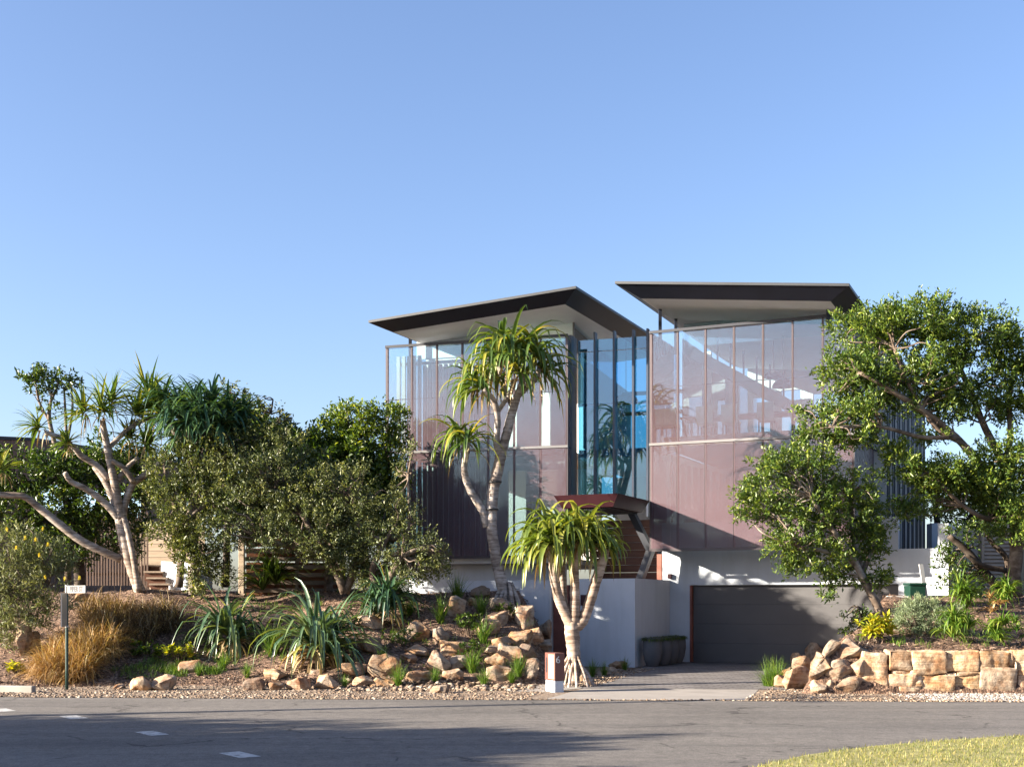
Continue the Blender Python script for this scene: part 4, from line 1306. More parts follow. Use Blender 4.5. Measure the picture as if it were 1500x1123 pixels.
mb = MB(); mb.box(WX, PX(1488, d), PX(1600, d), d - .1, d + .2, 1.0, 4.2); tag(mb.build('boundary_wall', M['cream_wall']), 'cream boundary wall right of the louvred fence', 'wall', kind='thing')
d = 40
bwall = empty('rear_wall', tuple(P(1400, 860, d)), 'white and tan stepped wall behind the right tree', 'wall'); bwall['kind'] = 'thing'
mb = MB(); mb.box(WX, PX(1365, d), PX(1378, d), d, d + .5, 1, H + (880 - 766) / F * d); mb.build('pillar', M['white_wall'], bwall)
mb = MB(); mb.box(WX, PX(1378.5, d), PX(1442, d), d + .1, d + .3, 1, H + (880 - 771) / F * d); mb.build('wall_panel', M['beige_fence'], bwall)
# ------------------------------------------------------------------ boulders
def rock_mesh(name, sx, sy, sz, seed, mat, boxy=0.0):
    rs = random.Random(seed)
    bm = bmesh.new()
    for i in range(16):
        v = Vector((rs.gauss(0, 1), rs.gauss(0, 1), rs.gauss(0, 1))).normalized()
        k = max(abs(v.x), abs(v.y), abs(v.z))
        v = v.lerp(v / k * 0.84, 0.55 + boxy) * (0.88 + 0.2 * rs.random())
        bm.verts.new((v.x * sx / 2, v.y * sy / 2, v.z * sz / 2))
    r = bmesh.ops.convex_hull(bm, input=bm.verts)
    dead = [v for v in bm.verts if not v.link_faces]
    for v in dead: bm.verts.remove(v)
    m = min(sx, sz, sy)
    bmesh.ops.bevel(bm, geom=list(bm.edges), offset=m * 0.05, segments=2, profile=0.6, affect='EDGES', clamp_overlap=True)
    bmesh.ops.triangulate(bm, faces=bm.faces)
    for it in range(2):
        es = [e for e in bm.edges if e.calc_length() > m * 0.16]
        if es: bmesh.ops.subdivide_edges(bm, edges=es, cuts=1)
        bmesh.ops.triangulate(bm, faces=[f for f in bm.faces if len(f.verts) > 3])
    off = Vector((seed * 1.7, seed * .9, seed * .3))
    bm.normal_update()
    for v in bm.verts:
        p = v.co / m
        v.co += v.normal * m * (0.10 * mnoise.noise(p * 1.5 + off) + 0.045 * mnoise.noise(p * 4 + off))
    me = bpy.data.meshes.new(name)
    bm.to_mesh(me); bm.free()
    me.polygons.foreach_set('use_smooth', [True] * len(me.polygons))
    me.materials.append(mat)
    return me

def boulder(px, py, w, h, label, seed, group='sandstone boulders in the garden bank', tilt=0.0, mat='rock', dd=0.0, deep=1.0):
    g = ground_hit(px, py + h * 0.42)
    d = g.y + dd
    c = P(px, py, d)
    s = d / F
    rs = random.Random(seed * 31 + 7)
    me = rock_mesh('boulder', w * s * 1.36, max(w, h) * s * (0.95 + .3 * rs.random()) * deep, h * s * 1.48, seed, M[mat])
    o = bpy.data.objects.new('boulder', me); COL.objects.link(o)
    o.location = (c.x, c.y + w * s * 0.22, c.z)
    o.rotation_euler = (rs.uniform(-.12, .12), tilt, rs.uniform(-.35, .35))
    return tag(o, label, 'boulder', group)

BL = [
 (610, 927, 35, 30, 'rounded pinkish boulder alone in dark mulch left of the rock pile', 0.2),
 (644, 931, 25, 22, 'small blunt boulder right of the rounded pinkish boulder', -.2),
 (610, 955, 30, 15, 'flat grey stone in the mulch below the rounded pinkish boulder', 0),
 (666, 949, 42, 20, 'long flat-topped brown boulder in the middle of the bank', .05),
 (642, 972, 28, 29, 'pale upright wedge boulder above a grass tuft', .35),
 (561, 977, 42, 33, 'large greyish boulder at the front, right of the flopping strap plant', -.1),
 (597, 965, 21, 15, 'small orange stone between the large greyish boulder and pale wedge', 0),
 (561, 1000, 30, 16, 'low cream stone under the large greyish boulder', 0),
 (532, 1000, 29, 15, 'low brown stone left of the low cream stone, at the gravel', 0),
 (612, 991, 36, 17, 'broad low stone between two bright grass tufts', 0),
 (663, 990, 28, 16, 'low pinkish stone below the pale wedge boulder', .1),
 (673, 972, 25, 21, 'rounded brown stone behind a grass tuft, right of the wedge', 0),
 (720, 953, 22, 13, 'small orange block stone in the rock pile', .1),
 (726, 969, 26, 19, 'rounded stone under the small orange block', 0),
 (731, 989, 31, 22, 'brown boulder at the foot of the rock pile', .05),
 (737, 941, 32, 20, 'tilted brown boulder right above the small orange block', .45),
 (762, 936, 38, 21, 'long brown boulder high in the rock pile', -.15),
 (749, 960, 38, 23, 'broad greenish boulder in the middle of the rock pile', .2),
 (770, 962, 31, 29, 'pinkish upright boulder right of the broad greenish one', .4),
 (778, 982, 26, 26, 'shaded boulder at the lower right of the rock pile', 0),
 (785, 935, 18, 24, 'narrow upright brown stone near the gate', .1),
 (797, 923, 17, 28, 'pale rounded stone standing against the gate post', 0),
 (800, 948, 17, 24, 'small brown stone low beside the gate', 0),
 (770, 907, 29, 37, 'large dark boulder under the tall pandanus roots', .1),
 (736, 889, 34, 21, 'pale long boulder directly below the tall pandanus roots', .2),
 (727, 906, 30, 27, 'orange-brown boulder under the pale long boulder', .1),
 (718, 919, 28, 24, 'grey boulder left of the large dark boulder', 0),
 (667, 891, 26, 27, 'grey sloping boulder alone, left of the tall pandanus', .5),
 (692, 882, 18, 12, 'small flat grey stone between grass tufts near the pandanus', 0),
 (702, 867, 26, 17, 'dark reddish boulder left of the tall pandanus foot', .1),
 (784, 892, 14, 22, 'thin rusty stone at the garden wall right of the pandanus', 0),
 (544, 946, 33, 20, 'half-buried tan boulder behind a small grass tuft', 0),
 (645, 1010, 28, 12, 'flat orange slab lying among river stones', -.1),
 (516, 981, 36, 21, 'tan boulder left of the large greyish boulder', -.1),
 (404, 988, 30, 16, 'flat orange stone below the flopping strap plant', .1),
 (370, 1004, 31, 17, 'angular tan stone at the left end of the front row', -.1),
 (400, 1005, 25, 14, 'small brown stone second from the left in the front row', 0),
 (438, 1003, 32, 18, 'peaked pinkish stone in the middle of the front row', 0),
 (478, 1000, 38, 22, 'slanting tan boulder at the right of the front row', -.35),
 (462, 984, 20, 8, 'thin pale stone in the mulch under the strap plant', 0),
 (398, 905, 42, 12, 'long pale sandstone slab between two strap plants', 0),
 (541, 912, 33, 20, 'shaded stone below the dark blue-green strap plant', .1),
 (207, 1003, 32, 20, 'left one of the rounded boulder pair at the road verge', 0),
 (238, 1003, 29, 20, 'right one of the rounded boulder pair at the road verge', 0),
 (278, 975, 33, 20, 'small grey-tan boulder beside the yellow-leaved plant', -.3),
 (173, 1006, 17, 7, 'small pale stone on the verge left of the boulder pair', -.3),
 (118, 876, 21, 11, 'tan slab behind the street sign', 0),
]
for i, b in enumerate(BL):
    boulder(b[0], b[1], b[2], b[3], b[4], i + 3, tilt=b[5])
boulder(33, 937, 21, 48, 'tall pale standing stone at the left behind dry grass', 71, mat='block')
boulder(49, 939, 13, 26, 'narrow stone stacked at the right of the tall standing stone', 72, mat='block')

BR = [
 (1188, 948, 24, 26, 'upper left round boulder of the heap right of the driveway', .3),
 (1207, 944, 27, 18, 'small topmost boulder of the heap beside the garage', .1),
 (1197, 961, 26, 32, 'long tilted boulder high in the heap beside the driveway', -.7),
 (1219, 953, 30, 20, 'tilted brown boulder right of the long tilted one', -.45),
 (1244, 956, 44, 23, 'long leaning boulder at the top right of the heap', -.5),
 (1204, 979, 32, 34, 'big light brown boulder in the middle of the heap', .5),
 (1229, 983, 36, 34, 'dark brown leaning boulder in the middle of the heap', -.5),
 (1256, 974, 27, 36, 'upright brown boulder beside the stone wall end', .1),
 (1170, 968, 20, 20, 'pale small boulder at the upper left edge of the heap', .2),
 (1177, 976, 25, 22, 'tan boulder under the pale small one at the heap edge', -.3),
 (1153, 986, 24, 19, 'flat tan boulder behind the bright grass at the driveway', 0),
 (1151, 999, 27, 21, 'grey streaked boulder right of the bright grass', 0),
 (1173, 996, 40, 33, 'large dark-sided boulder at the lower left of the heap', .1),
 (1198, 1005, 28, 18, 'low pale boulder at the foot of the heap', .1),
 (1238, 1004, 38, 23, 'low orange boulder at the foot of the heap near the wall', -.15),
 (1217, 1003, 16, 14, 'small brown stone wedged at the foot of the heap', 0),
 (1261, 997, 17, 15, 'small brown stone wedged beside the tall wall block', 0),
]
for i, b in enumerate(BR):
    boulder(b[0], b[1], b[2], b[3], b[4], i + 130, 'boulders heaped right of the driveway', b[5])
for j, (px, py, w, h, l) in enumerate(((895, 983, 19, 11, 'small tan boulder at the driveway edge right of the pandanus foot'), (905, 974, 24, 10, 'dark low boulder against the garden wall'), (858, 993, 14, 12, 'small grey stone right behind the front pandanus roots'))):
    boulder(px, py, w, h, l, 180 + j, 'stones along the driveway edge')

# ------------------------------------------------------------------ dry stone wall of sandstone blocks
D0 = 24.35
sw = empty('stone_wall', tuple(P(1380, 1015, D0)), 'dry stacked sandstone block wall along the verge right of the driveway', 'wall'); sw['kind'] = 'thing'
def cz(v): return 700 + v / 3.302
def cx(v): return 1050 + v / 3.302
blocks = [(700, 825, 845, 1000), (833, 943, 838, 925), (853, 938, 927, 946), (830, 965, 947, 1004), (940, 1110, 838, 947), (946, 988, 944, 1003), (715, 885, 1002, 1047), (885, 980, 1006, 1047),
 (987, 1148, 952, 1047), (1112, 1269, 838, 936), (1105, 1160, 939, 958), (1163, 1268, 935, 954), (1152, 1271, 957, 1045), (1273, 1406, 840, 925), (1272, 1447, 917, 1035),
 (1408, 1436, 840, 914), (1437, 1570, 833, 884), (1438, 1457, 884, 950), (1458, 1560, 885, 953), (1452, 1530, 955, 1045), (1533, 1660, 955, 1045), (1572, 1700, 833, 952), (1702, 1800, 835, 930), (1662, 1790, 935, 1045), (1792, 1950, 930, 1045), (1802, 1960, 835, 928)]
def block_mesh(name, w, dp, h, seed, mat):
    rs = random.Random(seed)
    bm = bmesh.new()
    bmesh.ops.create_cube(bm, size=1)
    for v in bm.verts:
        v.co.x *= w; v.co.y *= dp; v.co.z *= h
        v.co += Vector((rs.uniform(-.05, .05) * min(w, .5), rs.uniform(-.04, .04), rs.uniform(-.05, .05) * min(h, .5)))
    bmesh.ops.bevel(bm, geom=list(bm.edges), offset=min(w, h) * .045, segments=2, profile=.6, affect='EDGES')
    for it in range(4):
        es = [e for e in bm.edges if e.calc_length() > .06]
        if es: bmesh.ops.subdivide_edges(bm, edges=es, cuts=1, use_grid_fill=True)
    bmesh.ops.triangulate(bm, faces=[f for f in bm.faces if len(f.verts) > 4])
    bm.normal_update()
    off = Vector((seed * 2.1, seed, -seed))
    for v in bm.verts:
        p = v.co
        k = .035 * mnoise.noise(p * 3.5 + off) + .018 * mnoise.noise(p * 10 + off)
        v.co += v.normal * k
        v.co.y += -.03 * (1 if p.y < 0 else 0) * (1 - (2 * p.x / w) ** 2) * (1 - (2 * p.z / h) ** 2)
    me = bpy.data.meshes.new(name); bm.to_mesh(me); bm.free()
    me.polygons.foreach_set('use_smooth', [True] * len(me.polygons))
    me.materials.append(mat)
    return me
for i, (x0, x1, y0, y1) in enumerate(blocks):
    s = D0 / F
    w = (x1 - x0) / 3.302 * s * 1.03; h = (y1 - y0) / 3.302 * s * 1.04
    c = P((cx(x0) + cx(x1)) / 2, (cz(y0) + cz(y1)) / 2, D0)
    rs = random.Random(i)
    o = bpy.data.objects.new('stone_block', block_mesh('stone_block', w, .42, h, i + 5, M['block'])); COL.objects.link(o)
    o.parent = sw; o.matrix_parent_inverse = Matrix.Translation(-Vector(sw.location))
    o.location = (c.x, c.y + .2 + rs.uniform(-.03, .03), c.z)
    o.rotation_euler = (0, rs.uniform(-.03, .03), rs.uniform(-.05, .05))

# ------------------------------------------------------------------ pandanus trees
def pandanus(name, label, limbs, roses, d, tr_mat, lf_mat, L, W, droop, n, seed, base, roots=None, hi=105, lo=6, kink=.3, ddev=.5, jitter=.35, dead=True):
    rng = np.random.default_rng(seed)
    t = empty(name, tuple(base), label, 'pandanus')
    mb = MB()
    tips = []
    for k, (pts, d0, d1) in enumerate(limbs):
        tips.append(px_limb(mb, pts, d0, d1, 10, seed + k, .07, .035))
    mb.build('trunk', M[tr_mat], t, True)
    if roots:
        for k, pts in enumerate(roots):
            mb = MB(); mb.tube([Vector(p[0]) for p in pts], [p[1] for p in pts], 7, True, .1, k); mb.build('prop_root', M[tr_mat], t, True)
    deadA = Acc() if dead else None
    for k, r in enumerate(roses):
        px, py = r[0], r[1]
        dd = d + (r[2] if len(r) > 2 else rng.uniform(-ddev, ddev))
        sc = r[3] if len(r) > 3 else 1.0
        ax = r[4] if len(r) > 4 else (rng.uniform(-jitter, jitter), rng.uniform(-jitter, jitter), 1.0)
        acc = Acc()
        c = P(px, py, dd)
        rosette(acc, rng, c, ax, int(n * (.6 + .4 * sc)), L * sc, W, droop, lo, hi, kink, 7, deadA)
        acc.build('leaf_rosette', M[lf_mat], t)
    if dead: deadA.build('dead_leaves', M['dry_leaf'], t)
    return t

# front pandanus beside the letterbox
d = 26.5
bs = P(841, 1004, d)
def ring_roots(px, py_top, py_bot, d, n, spread, r, seed):
    rs = random.Random(seed); out = []
    top = P(px, py_top, d)
    for k in range(n):
        a = 2 * math.pi * (k + rs.uniform(-.2, .2)) / n
        ft = P(px, py_bot, d); gx = ft.x + math.cos(a) * spread; gy = ft.y + math.sin(a) * spread
        e = Vector((gx, gy, ht(gx, gy) - .03))
        s_ = top + Vector((math.cos(a) * r * 2.2, math.sin(a) * r * 2.2, rs.uniform(-.1, .12)))
        m = s_.lerp(e, .5) + Vector((math.cos(a), math.sin(a), 0)) * spread * .06
        out.append([(s_, r * .8), (m, r), (e, r * .9)])
    return out
limbs = [
 ([(841, 1000, 6), (841, 975, 10), (840, 950, 10), (838, 925, 11.5), (838, 910, 11)], d, d),
 ([(838, 915, 10), (826, 893, 8), (817, 871, 7.5), (812, 842, 7), (810, 815, 7), (808, 798, 6.5)], d, d - .35),
 ([(830, 898, 7.5), (825, 880, 6.5), (823, 850, 6.5), (821, 822, 6), (822, 795, 6)], d, d + .5),
 ([(838, 915, 10), (842, 899, 8), (842, 860, 7), (841, 825, 6.5), (843, 795, 6)], d, d - .2),
 ([(840, 918, 10), (853, 909, 8.5), (864, 880, 8), (874, 848, 7.5), (883, 820, 7), (887, 803, 6)], d, d - .1)]
roses = [(806, 795, -.45, 1.0, (-.35, -.25, 1)), (790, 800, .1, .9, (-.9, 0, .8)), (822, 785, .5, 1, (0, .3, 1)), (828, 782, -.3, 1, (-.1, -.3, 1)), (843, 790, -.25, 1, (.05, -.4, 1)), (850, 775, .4, .95, (0.2, .3, 1)), (860, 785, -.2, .9, (.2, -.3, 1)), (880, 803, -.1, .75, (.5, -.1, .9)), (800, 770, .3, .9, (-.4, .2, 1)), (868, 780, .3, .8, (.2, .3, 1))]
pandanus('pandanus_tree', 'bright pandanus on splayed prop roots beside the driveway and letterbox', limbs, roses, d, 'pand_trunk_pale', 'pand_leaf_bright', 1.16, .125, 2.5, 30, 21, bs, ring_roots(841, 962, 1006, d, 13, .46, .036, 4), 88, 16, .75)

# tall pandanus in front of the left screen
d = 33.0
d = 31.6
g0 = Vector((PX(742, d), d, ht(PX(742, d), d)))
bs = g0
limbs = [
 ([(745, 886, 13.1), (739, 866, 9.8), (731, 838, 8.2), (724, 802, 7.8), (720, 768, 7.8), (722, 722, 8.2), (730, 685, 8.2), (734, 664, 7.8)], d, d),
 ([(733, 668, 7.4), (741, 640, 7.0), (748, 612, 6.6), (756, 585, 5.7), (764, 562, 4.9), (766, 535, 4.5)], d, d - .2),
 ([(713, 772, 5.7), (708, 750, 6.1), (698, 733, 5.7), (686, 712, 5.3), (680, 688, 4.9), (683, 664, 4.5), (685, 648, 4.1)], d, d - .3),
 ([(732, 664, 5.7), (727, 645, 5.3), (729, 620, 4.9), (727, 600, 4.9), (722, 584, 4.1), (708, 570, 3.7)], d, d - .5),
 ([(752, 596, 4.9), (742, 575, 4.1), (735, 555, 3.7), (730, 530, 3.3)], d, d + .3),
 ([(758, 580, 4.9), (772, 567, 4.1), (783, 557, 3.7), (790, 540, 3.3)], d, d - .2),
 ([(727, 606, 3.7), (738, 590, 3.3), (748, 575, 3.3), (752, 555, 2.9)], d, d - .2)]
roses = [(684, 648, -.3, .95, (-.2, -.2, 1)), (672, 638, 0, .8, (-.5, 0, 1)), (704, 566, -.4, .9, (-.5, -.3, 1)), (692, 560, .1, .85, (-.7, 0, .8)), (728, 535, .4, .95, (-.2, .2, 1)), (724, 520, -.3, .9, (-.3, -.3, 1)),
 (748, 515, -.4, 1, (-.1, -.4, 1)), (766, 512, 0, 1, (.1, 0, 1)), (788, 525, -.3, 1, (.5, -.2, 1)), (795, 545, .2, .9, (.8, 0, .8)), (758, 545, -.6, .9, (0, -.5, 1)), (780, 505, .5, .9, (.3, .3, 1)), (735, 500, .4, .85, (-.2, .3, 1)), (715, 560, .4, .8, (-.2, .4, 1))]
tp = pandanus('pandanus_tree', 'tall forked pandanus rising in front of the left maroon screen', limbs, roses, d, 'pand_trunk_grey', 'pand_leaf', 1.36, .11, 2.6, 23, 22, bs, ring_roots(743, 858, 890, d, 11, .36, .055, 9), 92, 18, .7)
mb = MB(); q = P(725, 706, d - .02); mb.tube([q - Vector((0, 0, .02)), q + Vector((0, 0, .02))], [.175, .175], 14); mb.build('strap', M['tie'], tp)
mb = MB(); q = P(721, 746, d - .02); mb.tube([q - Vector((0, 0, .02)), q + Vector((0, 0, .02))], [.165, .165], 14); mb.build('strap', M['tie'], tp)

# many-armed pandanus at the left
g0 = ground_hit(203, 866)
d = g0.y
limbs = [
 ([(206, 868, 9), (199, 850, 8), (188, 815, 8.5), (182, 790, 8.5), (176, 760, 8)], d, d),
 ([(203, 866, 5), (196, 820, 4.5), (190, 790, 4.5), (182, 758, 4)], d - .2, d - .1),
 ([(177, 762, 8), (171, 724, 6), (163, 684, 5.5), (155, 644, 5), (150, 615, 4)], d, d - .2),
 ([(177, 760, 7), (150, 733, 5), (126, 716, 4.5), (104, 705, 4), (95, 692, 3.5)], d, d - .6),
 ([(178, 758, 7), (184, 735, 5), (194, 710, 5), (214, 694, 4.5), (237, 677, 4)], d, d + .2),
 ([(196, 706, 4.5), (182, 686, 4), (164, 674, 3)], d, d - .3),
 ([(160, 702, 4.5), (142, 682, 4.5), (120, 668, 4.5), (107, 654, 4), (88, 641, 4), (66, 633, 3)], d, d - .8),
 ([(158, 657, 4), (171, 644, 3.5), (192, 625, 3.5), (222, 609, 3)], d, d + .3),
 ([(168, 708, 4), (187, 684, 3.5), (203, 670, 3)], d, d + .3),
 ([(172, 748, 5), (155, 708, 4.5), (138, 684, 3.5)], d, d + .2),
 ([(178, 819, 6), (150, 807, 6), (118, 791, 6), (88, 768, 6), (56, 742, 5.5), (35, 727, 5), (0, 724, 4.5), (-20, 715, 4)], d, d - 1.0)]
roses = [(56, 626, -.8, .55, (-.8, 0, .7)), (0, 688, -1, .55, (-.4, 0, 1)), (122, 604, -.2, .75, (-.5, 0, .8)), (150, 603, -.2, .8, (0, -.2, 1)), (164, 588, .2, .75, (0, .2, 1)), (200, 608, .2, .75, (.3, -.2, 1)), (222, 600, .3, .85, (.1, -.3, 1)), (216, 578, .5, .85, (-.2, .2, 1)), (238, 612, .1, .8, (.4, -.2, 1)), (214, 652, .2, .6, (.3, -.2, .5)), (190, 640, .3, .5, (0, 0, 1)), (98, 650, -.8, .4, (-.3, 0, 1))]
pandanus('pandanus_tree', 'many-armed pandanus with bare crossing limbs at the left', limbs, roses, d, 'pand_trunk', 'pand_leaf', 1.22, .068, .75, 52, 23, g0, None, 100, 5, .12, dead=True)

# dense blue-green pandanus crowns behind it
d = 31.9
roses = [(262, 590, .2, 1, (-.1, -.2, 1)), (285, 592, -.2, 1, (0, -.3, 1)), (310, 590, .2, 1, (.1, 0, 1)), (335, 602, 0, .9, (.4, 0, 1)), (250, 612, -.4, .9, (-.3, -.4, 1)), (275, 618, -.5, .95, (0, -.6, 1)), (300, 615, -.4, .95, (.1, -.5, 1)), (325, 622, -.3, .9, (.3, -.4, .8)), (350, 628, .1, .75, (.8, 0, .8)), (240, 585, .3, .9, (-.3, .1, 1)), (355, 605, .3, .7, (.6, 0, 1)), (300, 640, -.2, .8, (0, -.7, .6)), (262, 642, -.2, .75, (-.2, -.7, .6))]
gb0 = Vector((PX(285, d), d, ht(PX(285, d), d)))
limbs = [([(285, 870, 9), (283, 780, 8), (288, 700, 7), (285, 640, 6)], d, d)] + [([(286, 690, 5), ((286 + r[0]) / 2, 650, 4.5), (r[0], r[1] + 8, 4)], d, d + r[2]) for r in roses]
pandanus('pandanus_tree', 'dense blue-green pandanus crown topping the shrubs left of the house', limbs, roses, d, 'pand_trunk', 'pand_leaf_blue', 1.02, .085, 1.3, 50, 24, gb0, None, 115, 18, .15, dead=False)

# ------------------------------------------------------------------ leafy trees and shrubs
def tree(name, label, cat, limbs, blobs, d, leaf, bark_, seed, density, per, L, W, base, ntw=40, thick=1.0, spread=.16, gap=.22, shell=.45, group=None, tw=.028, lift=.3):
    rng = np.random.default_rng(seed)
    t = empty(name, tuple(base), label, cat, group)
    bl = px_blobs(blobs, d, thick) if len(blobs[0]) != 2 else blobs
    cr, C = crown('crown', rng, bl, density, per, L, W, M[leaf], t, spread, shell, gap, lift)
    mb = MB(); ends = []
    for k, (pts, d0, d1) in enumerate(limbs):
        K = len(pts)
        for i in range(K):
            ends.append(P(pts[i][0], pts[i][1], d0 + (d1 - d0) * i / (K - 1)))
        px_limb(mb, pts, d0, d1, 8, seed + k, .1)
    ends = [e for e in ends if e.z > base[2] + .5] or ends
    twigs(mb, rng, C, ends, ntw, tw, seed)
    mb.build('trunk', M[bark_], t, True)
    return t

# large tree at the right
gT = ground_hit(1484, 868)
d = min(gT.y, 30.5)
gT = Vector((PX(1484, d), d, ht(PX(1484, d), d)))
limbs = [
 ([(1488, 874, 10.4), (1486, 840, 9.6), (1490, 790, 9.6), (1484, 750, 8.8), (1476, 715, 8.0), (1470, 680, 6.4), (1455, 650, 5.6)], d, d),
 ([(1476, 715, 6.4), (1445, 690, 5.6), (1400, 640, 5.2), (1350, 600, 4.8), (1310, 575, 4.0), (1260, 545, 3.2)], d, d - 1.0),
 ([(1460, 660, 5.6), (1440, 620, 4.8), (1420, 570, 4.4), (1400, 530, 3.6), (1370, 490, 2.8)], d, d + .3),
 ([(1470, 690, 5.6), (1480, 640, 4.8), (1478, 590, 4.0), (1485, 540, 3.2)], d, d + .5),
 ([(1400, 640, 4.0), (1350, 640, 3.2), (1290, 625, 2.8), (1220, 625, 2.0)], d - .6, d - 1.2),
 ([(1410, 650, 3.2), (1370, 625, 3.2), (1330, 560, 2.8), (1310, 510, 2.4)], d - .5, d - .7),
 ([(1484, 750, 5.6), (1450, 760, 4.0), (1410, 740, 3.2), (1370, 700, 2.4)], d, d - .8),
 ([(1484, 800, 7.2), (1520, 740, 6.4), (1540, 660, 4.8)], d, d + .3)]
blobs = [(1275, 480, 62, 34), (1345, 470, 78, 36), (1425, 488, 72, 38), (1485, 520, 40, 45), (1240, 545, 50, 40, -.5), (1320, 540, 85, 42, -.4), (1410, 550, 85, 42), (1215, 600, 48, 30, -.7), (1285, 598, 66, 28, -.6), (1385, 592, 62, 26), (1480, 590, 42, 32),
 (1186, 636, 30, 13, -.9), (1250, 640, 48, 16, -.8), (1310, 680, 38, 34, -.7), (1395, 692, 52, 28, -.5), (1465, 672, 42, 40, -.4), (1335, 742, 36, 18, -.6), (1485, 765, 40, 40, -.5), (1440, 718, 48, 24, -.4), (1540, 560, 60, 60), (1540, 690, 60, 50), (1400, 720, 46, 34), (1460, 720, 46, 40), (1350, 700, 40, 26, -.5), (1360, 640, 30, 8, -.4)]
tree('coastal_tree', 'large spreading glossy tree overhanging the right side of the house', 'tree', limbs, blobs, d, 'tree_leaf', 'bark', 31, 215, 24, .118, .044, gT, 190, .95, .16, .31, .25)

# small tree in front of the garage
d = 29.3
gT = Vector((PX(1288, d), d, ht(PX(1288, d), d)))
limbs = [([(1290, 898, 6.5), (1282, 880, 6), (1270, 858, 5.6), (1262, 842, 5.2), (1245, 810, 4.6), (1215, 770, 4), (1190, 730, 3)], d, d - .4),
 ([(1264, 846, 5), (1250, 780, 4.5), (1245, 730, 3.5)], d, d + .4), ([(1255, 830, 4), (1220, 810, 3.5), (1170, 800, 2.5)], d - .1, d - .6), ([(1262, 842, 4), (1280, 800, 3)], d, d)]
blobs = [(1128, 690, 40, 34, -.3), (1185, 680, 50, 36), (1118, 740, 36, 28, -.3), (1180, 745, 62, 42), (1240, 735, 52, 50), (1262, 800, 42, 42, .2), (1205, 812, 48, 38, -.2), (1150, 795, 38, 24, -.4), (1288, 765, 26, 45, .3), (1090, 715, 18, 22, -.3), (1278, 845, 28, 22), (1155, 830, 20, 14, -.3), (1225, 850, 26, 14), (1210, 872, 10, 7, -.2), (1085, 755, 14, 12, -.4)]
tree('coastal_tree', 'small leaning glossy tree in front of the garage door', 'tree', limbs, blobs, d, 'tree_leaf', 'bark_pale', 32, 220, 22, .108, .042, gT, 110, 1.0, .14, .24, .2)

# dark shrub under the right tree
gT = ground_hit(1420, 858)
d = 32.0; gT = Vector((PX(1425, d), d, ht(PX(1425, d), d)))
limbs = [([(1468, 868, 7), (1440, 835, 6.5), (1415, 805, 5.5), (1390, 785, 4)], d, d - .3), ([(1470, 866, 5), (1475, 820, 4.5), (1450, 790, 4), (1440, 760, 3)], d, d), ([(1474, 835, 4), (1440, 828, 4), (1415, 812, 3)], d - .4, d - .6)]
blobs = [(1395, 840, 28, 28), (1425, 852, 34, 22), (1378, 795, 18, 20, -.3), (1405, 785, 30, 20, -.2), (1440, 770, 26, 16), (1390, 815, 24, 18)]
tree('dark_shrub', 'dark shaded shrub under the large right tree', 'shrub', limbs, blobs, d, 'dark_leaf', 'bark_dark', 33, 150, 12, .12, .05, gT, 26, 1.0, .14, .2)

# far trees at the right
d = 44.0
for k, (lab, blobs, limbs) in enumerate([
 ('thin twiggy tree behind the house at the right', [(1368, 700, 18, 26), (1385, 735, 20, 18), (1366, 755, 14, 16)], [([(1375, 800, 5), (1372, 740, 4), (1380, 690, 2.5)], d, d), ([(1372, 750, 3), (1360, 710, 2)], d, d)]),
 ('round bushy tree far behind the right tree', [(1405, 755, 30, 22), (1430, 740, 24, 18), (1455, 750, 30, 26)], [([(1420, 810, 6), (1420, 760, 4)], d, d)])]):
    tree('distant_tree', lab, 'tree', limbs, blobs, d, 'dark_leaf', 'bark_dark', 40 + k, 90, 12, .17, .07, P(1400 + 20 * k, 870, d), 24, 1.0, .2, .2)

# central shrubs left of the house
gT = ground_hit(440, 850)
d = 31.2
limbs = [([(505, 868, 7), (490, 830, 6.5), (470, 800, 6), (430, 800, 5), (380, 790, 4)], d, d - .5), ([(505, 868, 7), (520, 830, 6), (530, 790, 5), (520, 740, 4)], d, d), ([(530, 800, 5), (560, 790, 4), (600, 790, 3)], d, d - .3), ([(470, 805, 5), (440, 750, 4), (400, 720, 3)], d, d + .2)]
blobs = [(390, 690, 55, 38, .3), (450, 715, 60, 40, .2), (515, 712, 52, 38, .2), (370, 745, 60, 40, -.2), (440, 760, 60, 34, -.3), (505, 765, 56, 36, -.2), (560, 755, 46, 36, -.1), (340, 700, 48, 40), (420, 655, 40, 26, .4), (330, 775, 48, 28, -.3), (400, 792, 44, 16, -.4), (470, 795, 50, 18, -.4), (530, 800, 40, 20, -.3), (470, 812, 34, 14, -.5), (510, 825, 34, 22, -.2), (540, 840, 30, 20, 0)]
tree('coastal_shrub', 'broad grey-green shrub spreading over the slat fence', 'shrub', limbs, blobs, d, 'dull_leaf', 'bark', 34, 220, 21, .088, .036, P(500, 868, d), 200, 1.05, .14, .2, .5)
d = 31.4
limbs = [([(262, 860, 6), (268, 800, 5.5), (280, 740, 5), (300, 690, 4)], d, d), ([(270, 780, 4), (250, 720, 3.5), (240, 680, 2.5)], d, d), ([(275, 760, 4), (310, 730, 3)], d, d)]
blobs = [(255, 690, 42, 40), (305, 672, 48, 36), (275, 740, 58, 42, -.2), (248, 775, 34, 28, -.3), (300, 790, 46, 32, -.3), (285, 826, 26, 28, -.4), (272, 800, 24, 22, -.3), (318, 838, 26, 26, -.3), (300, 862, 30, 12, -.4), (232, 720, 22, 34, -.1), (345, 655, 40, 26, .3), (390, 640, 36, 20, .4)]
tree('coastal_shrub', 'leafy green shrub directly right of the many-armed pandanus', 'shrub', limbs, blobs, d, 'shrub_leaf', 'bark', 35, 210, 20, .098, .042, P(262, 862, d), 60, 1.05, .14, .15, .5)
d = 36.8
